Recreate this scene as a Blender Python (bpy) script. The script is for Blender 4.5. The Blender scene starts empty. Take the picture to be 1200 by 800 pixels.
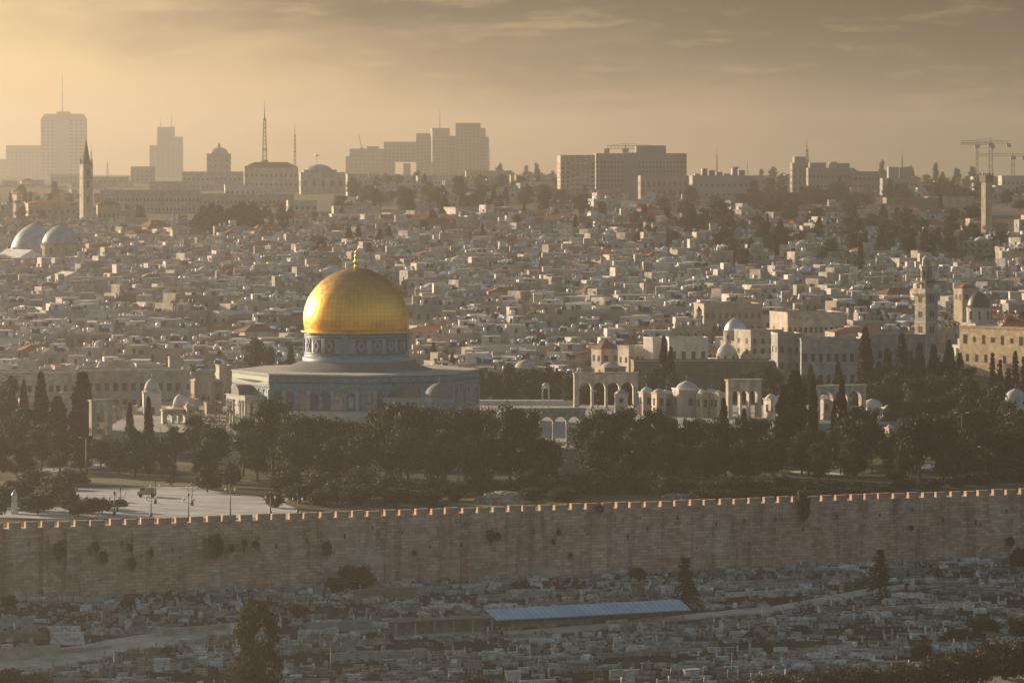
import bpy, math, random
from math import sin, cos, pi, radians, sqrt, floor
R = random.Random(7)
# ------------------------------------------------------------------ camera, sky, sun, exposure
F = 4890.0          # focal length in units of 1200-wide picture
CZ = 54.0           # eye height above the upper platform
scene = bpy.context.scene
C = scene.collection
cam_d = bpy.data.cameras.new('camera'); cam = bpy.data.objects.new('camera', cam_d); C.objects.link(cam)
cam.location = (0, 0, CZ); cam.rotation_euler = (radians(90), 0, 0)
cam_d.sensor_width = 36; cam_d.lens = 36*F/1200; cam_d.shift_y = -200/1200
cam_d.clip_start = 1; cam_d.clip_end = 30000
scene.camera = cam
SUN_AZ = -51.5      # degrees from the view direction, negative = left
SUN_EL = 12.5
world = bpy.data.worlds.new('World'); scene.world = world; world.use_nodes = True
nt = world.node_tree; nt.nodes.clear()
def N(t, **k):
    n = nt.nodes.new(t)
    for a, b in k.items(): setattr(n, a, b)
    return n
def Lk(a, b): nt.links.new(a, b)
def val(n, i, v): n.inputs[i].default_value = v
out = N('ShaderNodeOutputWorld'); bg = N('ShaderNodeBackground')
sky = N('ShaderNodeTexSky', sky_type='NISHITA'); sky.sun_disc = False
sky.sun_elevation = radians(SUN_EL); sky.sun_rotation = radians(SUN_AZ)
sky.altitude = 800; sky.air_density = 1.0; sky.dust_density = 4.0; sky.ozone_density = 1.0
tc = N('ShaderNodeTexCoord')
sep = N('ShaderNodeSeparateXYZ'); Lk(tc.outputs['Generated'], sep.inputs[0])
def M(op, a, b=None, c=None, clamp=False):
    n = N('ShaderNodeMath', operation=op); n.use_clamp = clamp
    for i, v in enumerate((a, b, c)):
        if v is None: continue
        if isinstance(v, (int, float)): n.inputs[i].default_value = v
        else: Lk(v, n.inputs[i])
    return n.outputs[0]
# stretched cloud layers, laid out by direction in the sky
comb = N('ShaderNodeCombineXYZ')
Lk(M('MULTIPLY', sep.outputs[0], 16.0), comb.inputs[0]); Lk(M('MULTIPLY', sep.outputs[1], 3.0), comb.inputs[1]); Lk(M('MULTIPLY', sep.outputs[2], 70.0), comb.inputs[2])
nz = N('ShaderNodeTexNoise'); Lk(comb.outputs[0], nz.inputs['Vector']); val(nz, 'Scale', 1.0); val(nz, 'Detail', 7.0); val(nz, 'Roughness', .55); val(nz, 'Distortion', .35)
comb2 = N('ShaderNodeCombineXYZ')
Lk(M('MULTIPLY', sep.outputs[0], 34.0), comb2.inputs[0]); Lk(M('MULTIPLY', sep.outputs[1], 5.0), comb2.inputs[1]); Lk(M('MULTIPLY', sep.outputs[2], 190.0), comb2.inputs[2])
nz2 = N('ShaderNodeTexNoise'); Lk(comb2.outputs[0], nz2.inputs['Vector']); val(nz2, 'Scale', 1.0); val(nz2, 'Detail', 6.0); val(nz2, 'Roughness', .6)
# the cloud bank: its lower edge hangs lower towards the north (right), edge broken by the noise
edge = M('ADD', M('MULTIPLY', sep.outputs[2], 32.0), M('MULTIPLY', sep.outputs[0], 6.5))
edge = M('ADD', edge, M('MULTIPLY', M('SUBTRACT', nz.outputs[0], .5), 1.7))
bank = N('ShaderNodeMapRange', interpolation_type='SMOOTHSTEP'); Lk(edge, bank.inputs[0]); val(bank, 1, -.25); val(bank, 2, 1.3)
wisp = N('ShaderNodeMapRange', interpolation_type='SMOOTHSTEP'); Lk(nz2.outputs[0], wisp.inputs[0]); val(wisp, 1, .5); val(wisp, 2, .7)
def tint(col, fac, colb):
    m = N('ShaderNodeMix', data_type='RGBA', blend_type='MIX')
    if isinstance(fac, (int, float)): m.inputs[0].default_value = fac
    else: Lk(fac, m.inputs[0])
    for s, v in ((6, col), (7, colb)):
        if isinstance(v, tuple): m.inputs[s].default_value = (*v, 1)
        else: Lk(v, m.inputs[s])
    return m.outputs[2]
def mulc(a, b):
    m = N('ShaderNodeMix', data_type='RGBA', blend_type='MULTIPLY'); m.inputs[0].default_value = 1
    Lk(a, m.inputs[6])
    if isinstance(b, tuple): m.inputs[7].default_value = (*b, 1)
    else: Lk(b, m.inputs[7])
    return m.outputs[2]
filt = tint((1.02, .87, .73), bank.outputs[0], (.045, .041, .037))      # light through thin and thick cloud
filt = tint(filt, M('MULTIPLY', wisp.outputs[0], .42), (.9, .76, .60))
# only the low western sky carries the brown cloud; the unseen rest is tinted for foreground fill
west = N('ShaderNodeMapRange', interpolation_type='SMOOTHSTEP'); Lk(sep.outputs[1], west.inputs[0]); val(west, 1, .2); val(west, 2, .85)
filt = tint((.88, .86, .80), west.outputs[0], filt)
Lk(mulc(sky.outputs[0], filt), bg.inputs[0]); val(bg, 1, .085)
Lk(bg.outputs[0], out.inputs[0])
sun_d = bpy.data.lights.new('sun', 'SUN'); sun = bpy.data.objects.new('sun', sun_d); C.objects.link(sun)
sun_d.energy = 5.0; sun_d.angle = radians(.6); sun_d.color = (1.0, .785, .55)
sa, se = radians(SUN_AZ), radians(SUN_EL)
from mathutils import Vector
sun.rotation_euler = Vector((sin(sa)*cos(se), cos(sa)*cos(se), sin(se))).to_track_quat('Z', 'Y').to_euler()
vs = scene.view_settings; vs.view_transform = 'Standard'; vs.look = 'None'; vs.gamma = 1; vs.use_curve_mapping = False
vs.exposure = 0.95
scene.cycles.max_bounces = 4; scene.cycles.volume_bounces = 0; scene.cycles.transparent_max_bounces = 4
scene.cycles.diffuse_bounces = 2; scene.cycles.glossy_bounces = 2
HAZE = 1.6e-4
HG = 0.76
# ------------------------------------------------------------------ helpers
def lerp(a, b, t): return a+(b-a)*t
def PX(px, d): return (px-600)*d/F
def PZ(py, d): return CZ-(py-200)*d/F
def proj(x, y, z): return (600+F*x/y, 200+F*(CZ-z)/y)
def pw(t, pts):
    if t <= pts[0][0]: return pts[0][1]
    for (a, va), (b, vb) in zip(pts, pts[1:]):
        if t <= b: return lerp(va, vb, (t-a)/(b-a))
    return pts[-1][1]
def wall_y(x): return 705+.416*max(-200, min(200, x))
CEM = [(-1000, 62), (-720, 50.5), (-600, 36), (-500, 21), (-350, -4), (-220, -26), (-140, -28.0), (-110, -25.5), (0, -14.5)]
CIT = [(1010, -4.5), (1060, -5), (1150, 2), (1300, 12), (1500, 21), (1700, 28), (2000, 35), (2500, 41), (3000, 45), (6000, 45), (9900, 45)]
def gz(x, y):
    s = y-wall_y(x)
    if s < 0: return pw(s, CEM)
    if y < 1010: return -4.5
    z = pw(y, CIT)
    k = min(1, (y-1200)/600) if y > 1200 else 0
    return z+k*(1.8*sin(x*.011+1.3)+1.4*sin(x*.023+y*.004))
def ztop(py, d): return PZ(py, d)
# ---- materials
MAT = {}
def newmat(name):
    m = bpy.data.materials.new(name); m.use_nodes = True; t = m.node_tree; t.nodes.clear()
    MAT[name] = m
    return m, t
def material(name, col, rough=.85, var=.18, scale=.6, metal=0.0, bump=0.0, per=.22, courses=None, col2=None, spec=.3, translucent=0, detail=5, dirt=None, sat=0.0):
    m, t = newmat(name)
    def n(ty, **k):
        x = t.nodes.new(ty)
        for a, b in k.items(): setattr(x, a, b)
        return x
    L = t.links.new
    o = n('ShaderNodeOutputMaterial'); b = n('ShaderNodeBsdfPrincipled')
    tc = n('ShaderNodeTexCoord'); oi = n('ShaderNodeObjectInfo'); ge = n('ShaderNodeNewGeometry')
    off = n('ShaderNodeVectorMath', operation='MULTIPLY_ADD')
    L(oi.outputs['Random'], off.inputs[0]); off.inputs[1].default_value = (37, 91, 53); L(tc.outputs['Object'], off.inputs[2])
    nz = n('ShaderNodeTexNoise'); L(off.outputs[0], nz.inputs['Vector']); nz.inputs['Scale'].default_value = scale; nz.inputs['Detail'].default_value = detail; nz.inputs['Roughness'].default_value = .62
    c2 = col2 or tuple(c*(1-var*2) for c in col)
    mr = n('ShaderNodeMapRange'); L(nz.outputs[0], mr.inputs[0]); mr.inputs[1].default_value = .34; mr.inputs[2].default_value = .62
    mx = n('ShaderNodeMix', data_type='RGBA'); L(mr.outputs[0], mx.inputs[0]); mx.inputs[6].default_value = (*c2, 1); mx.inputs[7].default_value = (*[min(1, c*(1+var*.5)) for c in col], 1)
    cur = mx.outputs[2]
    if dirt:   # long vertical streaks and patches of wear; on paving, painted sun streaks too
        mp = n('ShaderNodeMapping'); L(off.outputs[0], mp.inputs[0]); mp.inputs['Scale'].default_value = dirt[0]
        nd = n('ShaderNodeTexNoise'); L(mp.outputs[0], nd.inputs['Vector']); nd.inputs['Scale'].default_value = 1; nd.inputs['Detail'].default_value = 6
        md = n('ShaderNodeMapRange'); L(nd.outputs[0], md.inputs[0]); md.inputs[1].default_value = .45; md.inputs[2].default_value = .68
        m3 = n('ShaderNodeMix', data_type='RGBA'); mm = n('ShaderNodeMath', operation='MULTIPLY'); L(md.outputs[0], mm.inputs[0]); mm.inputs[1].default_value = dirt[2]
        L(mm.outputs[0], m3.inputs[0]); L(cur, m3.inputs[6]); m3.inputs[7].default_value = (*dirt[1], 1); cur = m3.outputs[2]
    bsrc = nz.outputs[0]
    if courses:  # masonry courses run along (x+y, z)
        sp = n('ShaderNodeSeparateXYZ'); L(tc.outputs['Object'], sp.inputs[0])
        ad = n('ShaderNodeMath', operation='ADD'); L(sp.outputs[0], ad.inputs[0]); L(sp.outputs[1], ad.inputs[1])
        cb = n('ShaderNodeCombineXYZ'); L(ad.outputs[0], cb.inputs[0]); L(sp.outputs[2], cb.inputs[1])
        br = n('ShaderNodeTexBrick'); L(cb.outputs[0], br.inputs['Vector']); br.inputs['Scale'].default_value = 1
        br.inputs['Brick Width'].default_value = courses[0]; br.inputs['Row Height'].default_value = courses[1]; br.inputs['Mortar Size'].default_value = courses[1]*.06
        br.inputs['Color1'].default_value = (.72, .72, .72, 1); br.inputs['Color2'].default_value = (1.15, 1.13, 1.1, 1); br.inputs['Mortar'].default_value = (.55, .53, .5, 1)
        m2 = n('ShaderNodeMix', data_type='RGBA', blend_type='MULTIPLY'); m2.inputs[0].default_value = courses[2]; L(cur, m2.inputs[6]); L(br.outputs[0], m2.inputs[7]); cur = m2.outputs[2]
    if per:
        # per object and per loose piece: brightness changes a little
        a = n('ShaderNodeMath', operation='ADD'); L(oi.outputs['Random'], a.inputs[0]); L(ge.outputs['Random Per Island'], a.inputs[1])
        fr = n('ShaderNodeMath', operation='FRACT'); L(a.outputs[0], fr.inputs[0])
        q = n('ShaderNodeMapRange'); L(fr.outputs[0], q.inputs[0]); q.inputs[3].default_value = 1-per; q.inputs[4].default_value = 1+per
        hs = n('ShaderNodeHueSaturation'); L(cur, hs.inputs['Color']); L(q.outputs[0], hs.inputs['Value'])
        if sat:
            f2 = n('ShaderNodeMath', operation='MULTIPLY'); L(fr.outputs[0], f2.inputs[0]); f2.inputs[1].default_value = 7.31
            f3 = n('ShaderNodeMath', operation='FRACT'); L(f2.outputs[0], f3.inputs[0])
            q2 = n('ShaderNodeMapRange'); L(f3.outputs[0], q2.inputs[0]); q2.inputs[3].default_value = 1-sat; q2.inputs[4].default_value = 1+sat; L(q2.outputs[0], hs.inputs['Saturation'])
        cur = hs.outputs[0]
    L(cur, b.inputs['Base Color']); b.inputs['Roughness'].default_value = rough; b.inputs['Metallic'].default_value = metal
    b.inputs['Specular IOR Level'].default_value = spec
    if bump:
        bp = n('ShaderNodeBump'); bp.inputs['Strength'].default_value = .8; bp.inputs['Distance'].default_value = bump; L(bsrc, bp.inputs['Height']); L(bp.outputs[0], b.inputs['Normal'])
    if translucent:
        tr = n('ShaderNodeBsdfTranslucent'); L(cur, tr.inputs[0]); ms = n('ShaderNodeMixShader'); ms.inputs[0].default_value = translucent
        L(b.outputs[0], ms.inputs[1]); L(tr.outputs[0], ms.inputs[2]); L(ms.outputs[0], o.inputs[0])
    else: L(b.outputs[0], o.inputs[0])
    return m
mt = material
mt('cream', (.53, .47, .38), courses=(.9, .45, .35), dirt=((.5, .5, .12), (.22, .19, .16), .6))
mt('grey', (.40, .385, .35), courses=(.9, .45, .35), dirt=((.5, .5, .12), (.17, .16, .15), .6))
mt('tan', (.46, .38, .28), courses=(.9, .45, .35), dirt=((.5, .5, .12), (.20, .16, .12), .6))
mt('golden_stone', (.58, .44, .27), courses=(.9, .45, .35), dirt=((.5, .5, .12), (.34, .25, .16), .5))
mt('white', (.56, .53, .48), var=.1, dirt=((.6, .6, .15), (.33, .31, .28), .5))
mt('brown', (.27, .22, .17), courses=(.9, .45, .4), dirt=((.5, .5, .12), (.14, .12, .10), .5))
mt('stone_mix', (.49, .45, .385), per=.33, var=.25, sat=.35, courses=(.9, .45, .3), dirt=((.25, .25, .1), (.18, .16, .14), .6))
mt('roof_plaster', (.37, .345, .305), var=.25, scale=.35, per=.35, dirt=((.3, .3, .3), (.2, .18, .16), .7))
mt('roof_tile', (.28, .105, .06), var=.25, scale=1.2, per=.25)
mt('roof_lead', (.15, .165, .165), rough=.75, var=.12, scale=.3, per=.05, dirt=((.15, .15, .5), (.14, .15, .15), .6))
mt('window_dark', (.035, .035, .04), rough=.25, var=.3, per=.5, spec=.5)
mt('frame_paint', (.30, .33, .33), per=.3)
mt('tank_white', (.78, .78, .76), rough=.4, metal=.1, per=.2)
mt('tank_black', (.03, .03, .03), rough=.5, per=.3)
mt('solar', (.03, .04, .07), rough=.12, per=.2, spec=.8)
mt('dish', (.66, .65, .62), rough=.4, metal=.1, per=.15)
mt('steel', (.22, .21, .20), rough=.6, metal=.3, per=.2)
mt('mast_paint', (.16, .13, .11), rough=.6, per=.2)
mt('rail_green', (.14, .30, .22), rough=.6)
mt('awning_blue', (.16, .30, .42), rough=.6, per=.2)
mt('silver', (.62, .63, .65), rough=.35, metal=.7, var=.08, scale=1.5, per=.03)
mt('dome_plaster', (.52, .50, .46), var=.15, scale=.8, per=.12, dirt=((.6, .6, .3), (.3, .28, .25), .5))
mt('dome_dark', (.06, .065, .06), rough=.5, per=.1)
mt('dome_blue', (.30, .35, .40), rough=.55, per=.1)
mt('marble', (.47, .46, .42), var=.12, scale=.7, per=.06, courses=(1.6, .8, .25), dirt=((.4, .4, .1), (.36, .34, .31), .5))
mt('tile_blue', (.085, .20, .30), rough=.4, var=.25, scale=1.3, per=.0, dirt=((1.1, 1.1, 3.5), (.18, .25, .28), .7))
mt('tile_dark', (.035, .075, .14), rough=.4, var=.3, scale=2, per=.25)
mt('tile_pale', (.21, .275, .31), rough=.45, var=.2, scale=2, per=.1)
mt('tile_teal_sunlit', (.16, .29, .25), rough=.45, var=.35, scale=1.5, per=.2, col2=(.34, .33, .18))  # green-yellow tile whose colour carries the sun on the lit facet
mt('tile_sand', (.27, .25, .17), rough=.5, var=.3, scale=1.2, per=.2)
mt('gold_trim', (.95, .60, .16), rough=.3, metal=1, per=0)
mt('paving', (.46, .47, .46), var=.12, scale=.25, per=0, dirt=((.05, .35, 1), (.22, .22, .21), .9))  # bands mix wear with pale sun streaks painted into the colour
mt('platform_stone', (.36, .345, .31), var=.12, scale=.2, per=0, dirt=((.03, .3, .3), (.3, .28, .24), .7))
mt('lawn', (.075, .105, .028), var=.3, scale=.5, per=0, col2=(.13, .11, .06))
mt('path_dirt', (.52, .47, .39), var=.18, scale=.4, per=0, bump=.05)
mt('tomb', (.38, .36, .315), var=.3, scale=1.2, per=.55, sat=.3)
mt('tomb_pale', (.66, .64, .57), var=.25, scale=1.5, per=.2)
mt('tomb_warm', (.34, .28, .22), var=.25, scale=1.2, per=.3)
mt('canopy_blue', (.38, .56, .66), rough=.45, var=.1, scale=.3, per=.03, dirt=((.05, .3, .3), (.45, .62, .72), .6))
mt('foliage_pine', (.032, .052, .015), var=.35, scale=.35, per=.24, translucent=.2, sat=.2, rough=.7)
mt('foliage_olive', (.058, .056, .027), var=.3, scale=.4, per=.4, translucent=.25, sat=.3, rough=.7)
mt('foliage_cypress', (.020, .027, .013), var=.3, scale=.4, per=.3, translucent=.15, rough=.7)
mt('foliage_bare', (.12, .085, .06), var=.2, scale=.5, per=.3)
mt('foliage_yellow', (.20, .15, .035), var=.3, scale=.4, per=.35, translucent=.3)
mt('foliage_fresh', (.035, .050, .015), var=.35, scale=.5, per=.4, translucent=.3)
mt('bark', (.10, .075, .055), per=.2)
mt('car_paint', (.45, .30, .18), rough=.3, per=0)
mt('rubber', (.02, .02, .02), per=0)
mt('chrome', (.6, .6, .6), rough=.2, metal=.8, per=0)
mt('rock', (.36, .35, .32), var=.3, scale=.8, per=.3)
mt('tower_concrete', (.42, .40, .36), var=.1, scale=.05, per=.05, dirt=((.05, .05, .3), (.26, .24, .21), .5))
mt('tower_dark', (.30, .28, .25), var=.1, scale=.05, per=.1)

def terrain_mat():
    m, t = newmat('terrain')
    def n(ty, **k):
        x = t.nodes.new(ty)
        for a, b in k.items(): setattr(x, a, b)
        return x
    L = t.links.new
    o = n('ShaderNodeOutputMaterial'); b = n('ShaderNodeBsdfPrincipled'); b.inputs['Roughness'].default_value = .95; b.inputs['Specular IOR Level'].default_value = .1
    tc = n('ShaderNodeTexCoord'); sp = n('ShaderNodeSeparateXYZ'); L(tc.outputs['Object'], sp.inputs[0])
    n1 = n('ShaderNodeTexNoise'); L(tc.outputs['Object'], n1.inputs['Vector']); n1.inputs['Scale'].default_value = .09; n1.inputs['Detail'].default_value = 8; n1.inputs['Roughness'].default_value = .65
    n2 = n('ShaderNodeTexNoise'); L(tc.outputs['Object'], n2.inputs['Vector']); n2.inputs['Scale'].default_value = 1.6; n2.inputs['Detail'].default_value = 6
    def ramp(src, stops):
        r = n('ShaderNodeValToRGB'); e = r.color_ramp.elements
        e[0].position, e[0].color = stops[0][0], (*stops[0][1], 1); e[1].position, e[1].color = stops[-1][0], (*stops[-1][1], 1)
        for p_, c_ in stops[1:-1]:
            k = e.new(p_); k.color = (*c_, 1)
        L(src, r.inputs[0]); return r.outputs[0]
    near = ramp(n1.outputs[0], [(.32, (.022, .025, .016)), (.48, (.04, .038, .03)), (.58, (.07, .065, .055)), (.7, (.13, .12, .10))])
    espl = ramp(n1.outputs[0], [(.35, (.045, .05, .024)), (.5, (.07, .072, .036)), (.62, (.13, .115, .075)), (.72, (.2, .18, .14))])
    city = ramp(n1.outputs[0], [(.3, (.06, .06, .035)), (.5, (.12, .11, .08)), (.7, (.2, .18, .14))])
    def step(lo, hi, src):
        r = n('ShaderNodeMapRange'); L(src, r.inputs[0]); r.inputs[1].default_value = lo; r.inputs[2].default_value = hi; return r.outputs[0]
    wl = n('ShaderNodeMath', operation='MULTIPLY_ADD'); L(sp.outputs[0], wl.inputs[0]); wl.inputs[1].default_value = -.416; L(sp.outputs[1], wl.inputs[2])
    x1 = n('ShaderNodeMix', data_type='RGBA'); L(step(704, 706, wl.outputs[0]), x1.inputs[0]); L(near, x1.inputs[6]); L(espl, x1.inputs[7])
    x2 = n('ShaderNodeMix', data_type='RGBA'); L(step(1000, 1060, sp.outputs[1]), x2.inputs[0]); L(x1.outputs[2], x2.inputs[6]); L(city, x2.inputs[7])
    fine = ramp(n2.outputs[0], [(.35, (.6, .6, .6)), (.65, (1.3, 1.3, 1.3))])
    mu = n('ShaderNodeMix', data_type='RGBA', blend_type='MULTIPLY'); mu.inputs[0].default_value = .8; L(x2.outputs[2], mu.inputs[6]); L(fine, mu.inputs[7])
    L(mu.outputs[2], b.inputs['Base Color'])
    bp = n('ShaderNodeBump'); bp.inputs['Distance'].default_value = .25; bp.inputs['Strength'].default_value = .8; L(n2.outputs[0], bp.inputs['Height']); L(bp.outputs[0], b.inputs['Normal'])
    L(b.outputs[0], o.inputs[0])
terrain_mat()

def gold_mat():
    m, t = newmat('gold')
    def n(ty, **k):
        x = t.nodes.new(ty)
        for a, b in k.items(): setattr(x, a, b)
        return x
    L = t.links.new
    o = n('ShaderNodeOutputMaterial'); b = n('ShaderNodeBsdfPrincipled'); b.inputs['Metallic'].default_value = .8
    tc = n('ShaderNodeTexCoord'); sp = n('ShaderNodeSeparateXYZ'); L(tc.outputs['Object'], sp.inputs[0])
    at = n('ShaderNodeMath', operation='ARCTAN2'); L(sp.outputs[0], at.inputs[0]); L(sp.outputs[1], at.inputs[1])
    def grid(src, k):
        a = n('ShaderNodeMath', operation='MULTIPLY'); L(src, a.inputs[0]); a.inputs[1].default_value = k
        f = n('ShaderNodeMath', operation='FRACT'); L(a.outputs[0], f.inputs[0])
        p = n('ShaderNodeMath', operation='PINGPONG'); L(f.outputs[0], p.inputs[0]); p.inputs[1].default_value = .5
        r = n('ShaderNodeMapRange'); L(p.outputs[0], r.inputs[0]); r.inputs[1].default_value = .0; r.inputs[2].default_value = .09
        return r.outputs[0], a.outputs[0]
    u, ua = grid(at.outputs[0], 72/(2*pi)); v, va = grid(sp.outputs[2], 1.05)
    fu = n('ShaderNodeMath', operation='FLOOR'); L(ua, fu.inputs[0]); fv = n('ShaderNodeMath', operation='FLOOR'); L(va, fv.inputs[0])
    cb = n('ShaderNodeCombineXYZ'); L(fu.outputs[0], cb.inputs[0]); L(fv.outputs[0], cb.inputs[1])
    wn = n('ShaderNodeTexWhiteNoise', noise_dimensions='2D'); L(cb.outputs[0], wn.inputs['Vector'])
    nz = n('ShaderNodeTexNoise'); L(tc.outputs['Object'], nz.inputs['Vector']); nz.inputs['Scale'].default_value = .5; nz.inputs['Detail'].default_value = 5
    # seams are duller; the crown of the dome is weathered
    vh = n('ShaderNodeMath', operation='MULTIPLY_ADD'); L(v, vh.inputs[0]); vh.inputs[1].default_value = .7; vh.inputs[2].default_value = .3
    mn = n('ShaderNodeMath', operation='MINIMUM'); L(u, mn.inputs[0]); L(vh.outputs[0], mn.inputs[1])
    c1 = n('ShaderNodeMix', data_type='RGBA'); L(mn.outputs[0], c1.inputs[0]); c1.inputs[6].default_value = (.60, .30, .05, 1); c1.inputs[7].default_value = (1.0, .50, .075, 1)
    tp = n('ShaderNodeMapRange'); L(sp.outputs[2], tp.inputs[0]); tp.inputs[1].default_value = 26.5; tp.inputs[2].default_value = 33
    ml = n('ShaderNodeMath', operation='MULTIPLY'); L(tp.outputs[0], ml.inputs[0]); L(nz.outputs[0], ml.inputs[1])
    m15 = n('ShaderNodeMath', operation='MULTIPLY'); L(ml.outputs[0], m15.inputs[0]); m15.inputs[1].default_value = 1.6; m15.use_clamp = True
    c2 = n('ShaderNodeMix', data_type='RGBA'); L(m15.outputs[0], c2.inputs[0]); L(c1.outputs[2], c2.inputs[6]); c2.inputs[7].default_value = (.34, .26, .15, 1)
    hv = n('ShaderNodeMapRange'); L(wn.outputs[0], hv.inputs[0]); hv.inputs[3].default_value = .9; hv.inputs[4].default_value = 1.1
    hs = n('ShaderNodeHueSaturation'); L(c2.outputs[2], hs.inputs['Color']); L(hv.outputs[0], hs.inputs['Value']); L(hs.outputs[0], b.inputs['Base Color'])
    rr = n('ShaderNodeMapRange'); L(wn.outputs[0], rr.inputs[0]); rr.inputs[3].default_value = .36; rr.inputs[4].default_value = .50; L(rr.outputs[0], b.inputs['Roughness'])
    bp = n('ShaderNodeBump'); bp.inputs['Distance'].default_value = .03; bp.inputs['Strength'].default_value = .4; L(mn.outputs[0], bp.inputs['Height'])
    L(bp.outputs[0], b.inputs['Normal']); L(b.outputs[0], o.inputs[0])
gold_mat()

# ---- mesh builder
class MB:
    def __init__(s): s.v = []; s.f = []; s.m = []; s.mats = []; s.smooth = []
    def mi(s, name):
        if name not in s.mats: s.mats.append(name)
        return s.mats.index(name)
    def add(s, vs, fs, mat, M=None, sm=False):
        k = len(s.v); i = s.mi(mat)
        s.v += vs
        for f in fs: s.f.append([a+k for a in f]); s.m.append(i); s.smooth.append(sm)
    def box(s, x0, x1, y0, y1, z0, z1, mat, rot=0, c=None, top=1.0, noface=()):
        cx, cy = (x0+x1)/2, (y0+y1)/2; vs = []
        for z, k in ((z0, 1), (z1, top)):
            for x, y in ((x0, y0), (x1, y0), (x1, y1), (x0, y1)):
                vs.append((cx+(x-cx)*k, cy+(y-cy)*k, z))
        if rot:
            px, py = c or (cx, cy); a, b = cos(rot), sin(rot)
            vs = [(px+(x-px)*a-(y-py)*b, py+(x-px)*b+(y-py)*a, z) for x, y, z in vs]
        fs = [(0, 1, 5, 4), (1, 2, 6, 5), (2, 3, 7, 6), (3, 0, 4, 7), (4, 5, 6, 7), (3, 2, 1, 0)]
        s.add(vs, fs, mat)
    def lathe(s, prof, mat, cx=0, cy=0, n=16, sm=True, a0=0, ell=1.0, rib=0):
        vs = []; fs = []
        for (r, z) in prof:
            for k in range(n):
                a = a0+2*pi*k/n; rr = r*(1+rib*(k % 2))
                vs.append((cx+rr*cos(a), cy+rr*sin(a)*ell, z))
        for i in range(len(prof)-1):
            for k in range(n): fs.append((i*n+k, i*n+(k+1) % n, (i+1)*n+(k+1) % n, (i+1)*n+k))
        if prof[-1][0] > 1e-4: fs.append(tuple((len(prof)-1)*n+k for k in range(n)))
        if prof[0][0] > 1e-4: fs.append(tuple(k for k in reversed(range(n))))
        s.add(vs, fs, mat, sm=sm)
    def dome(s, r, z0, h, mat, cx=0, cy=0, n=20, m=7, pointy=.12, sm=True, rib=0):
        prof = []
        for i in range(m+1):
            a = pi/2*i/m
            prof.append((r*cos(a) if i < m else 0.0, z0+h*(sin(a)*(1-pointy)+pointy*(i/m)**2)))
        s.lathe(prof, mat, cx, cy, n, sm, rib=rib)
    def tube(s, p, q, r, mat, n=6, r2=None):
        p, q = Vector(p), Vector(q); d = (q-p).normalized(); u = d.orthogonal().normalized(); w = d.cross(u); r2 = r if r2 is None else r2
        vs = []
        for c_, rr in ((p, r), (q, r2)):
            for k in range(n):
                a = 2*pi*k/n; vs.append(tuple(c_+u*(cos(a)*rr)+w*(sin(a)*rr)))
        fs = [(k, (k+1) % n, n+(k+1) % n, n+k) for k in range(n)]+[tuple(range(n-1, -1, -1)), tuple(range(n, 2*n))]
        s.add(vs, fs, mat, sm=n > 4)
    def hip(s, x0, x1, y0, y1, z, h, mat, ridge=.45, gable=False):
        w, dp = x1-x0, y1-y0; cy = (y0+y1)/2; cx = (x0+x1)/2
        e = 0 if gable else min(w, dp)*ridge
        if w >= dp: a, b = (x0+e, cy, z+h), (x1-e, cy, z+h); fs = [(0, 1, 5, 4), (1, 2, 5), (2, 3, 4, 5), (3, 0, 4), (3, 2, 1, 0)]
        else: a, b = (cx, y0+e, z+h), (cx, y1-e, z+h); fs = [(0, 1, 4), (1, 2, 5, 4), (2, 3, 5), (3, 0, 4, 5), (3, 2, 1, 0)]
        s.add([(x0, y0, z), (x1, y0, z), (x1, y1, z), (x0, y1, z), a, b], fs, mat)
    def arcade(s, x0, x1, z0, z1, y, t, bays, spring, mat, pier=.18, point=1.25, na=8, endpier=None):
        """a wall in the x-z plane, thickness t, pierced by arches"""
        w = x1-x0; ep = endpier or 0; bw = (w-2*ep)/bays
        def q(a, b, zl, zh):
            s.box(a, b, y, y+t, zl, zh, mat)
        if ep: q(x0, x0+ep, z0, z1); q(x1-ep, x1, z0, z1)
        for i in range(bays):
            bx = x0+ep+i*bw; p = bw*pier/2; a, b = bx+p, bx+bw-p; r = (b-a)/2
            q(bx, a, z0, z1); q(b, bx+bw, z0, z1)
            pts = [(a+r-r*cos(pi*k/na), spring+r*point*sin(pi*k/na)) for k in range(na+1)]
            vs = []; fs = []
            for (ax, az) in pts:
                vs += [(ax, y, az), (ax, y, z1), (ax, y+t, az), (ax, y+t, z1)]
            for k in range(na):
                u, v_ = 4*k, 4*k+4
                fs += [(u, v_, v_+1, u+1), (v_+2, u+2, u+3, v_+3), (u+2, v_+2, v_, u), (u+1, v_+1, v_+3, u+3)]
            s.add(vs, fs, mat)
    def build(s, name, parent=None, **k):
        me = bpy.data.meshes.new(name); me.from_pydata(s.v, [], s.f)
        for q in s.mats: me.materials.append(MAT[q])
        me.polygons.foreach_set('material_index', s.m); me.polygons.foreach_set('use_smooth', s.smooth)
        me.update()
        return link(name, me, parent)
def link(name, me, parent=None):
    o = bpy.data.objects.new(name, me); C.objects.link(o)
    if parent is not None: o.parent = parent; KIDS.setdefault(parent.name, []).append(o)
    return o
KIDS = {}
def P(name, parent, fn, *a, **k):
    b = MB(); getattr(b, fn)(*a, **k); return b.build(name, parent)
def tag(o, label, cat, group=None, kind=None):
    o['label'] = label; o['category'] = cat
    if group: o['group'] = group
    if kind: o['kind'] = kind
    return o
def thing(name, loc, rz=0, label='', cat='', group=None, scale=None):
    o = bpy.data.objects.new(name, None); C.objects.link(o); o.location = loc; o.rotation_euler = (0, 0, rz); o.empty_display_size = .5
    if scale: o.scale = scale
    return tag(o, label, cat, group)
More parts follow.
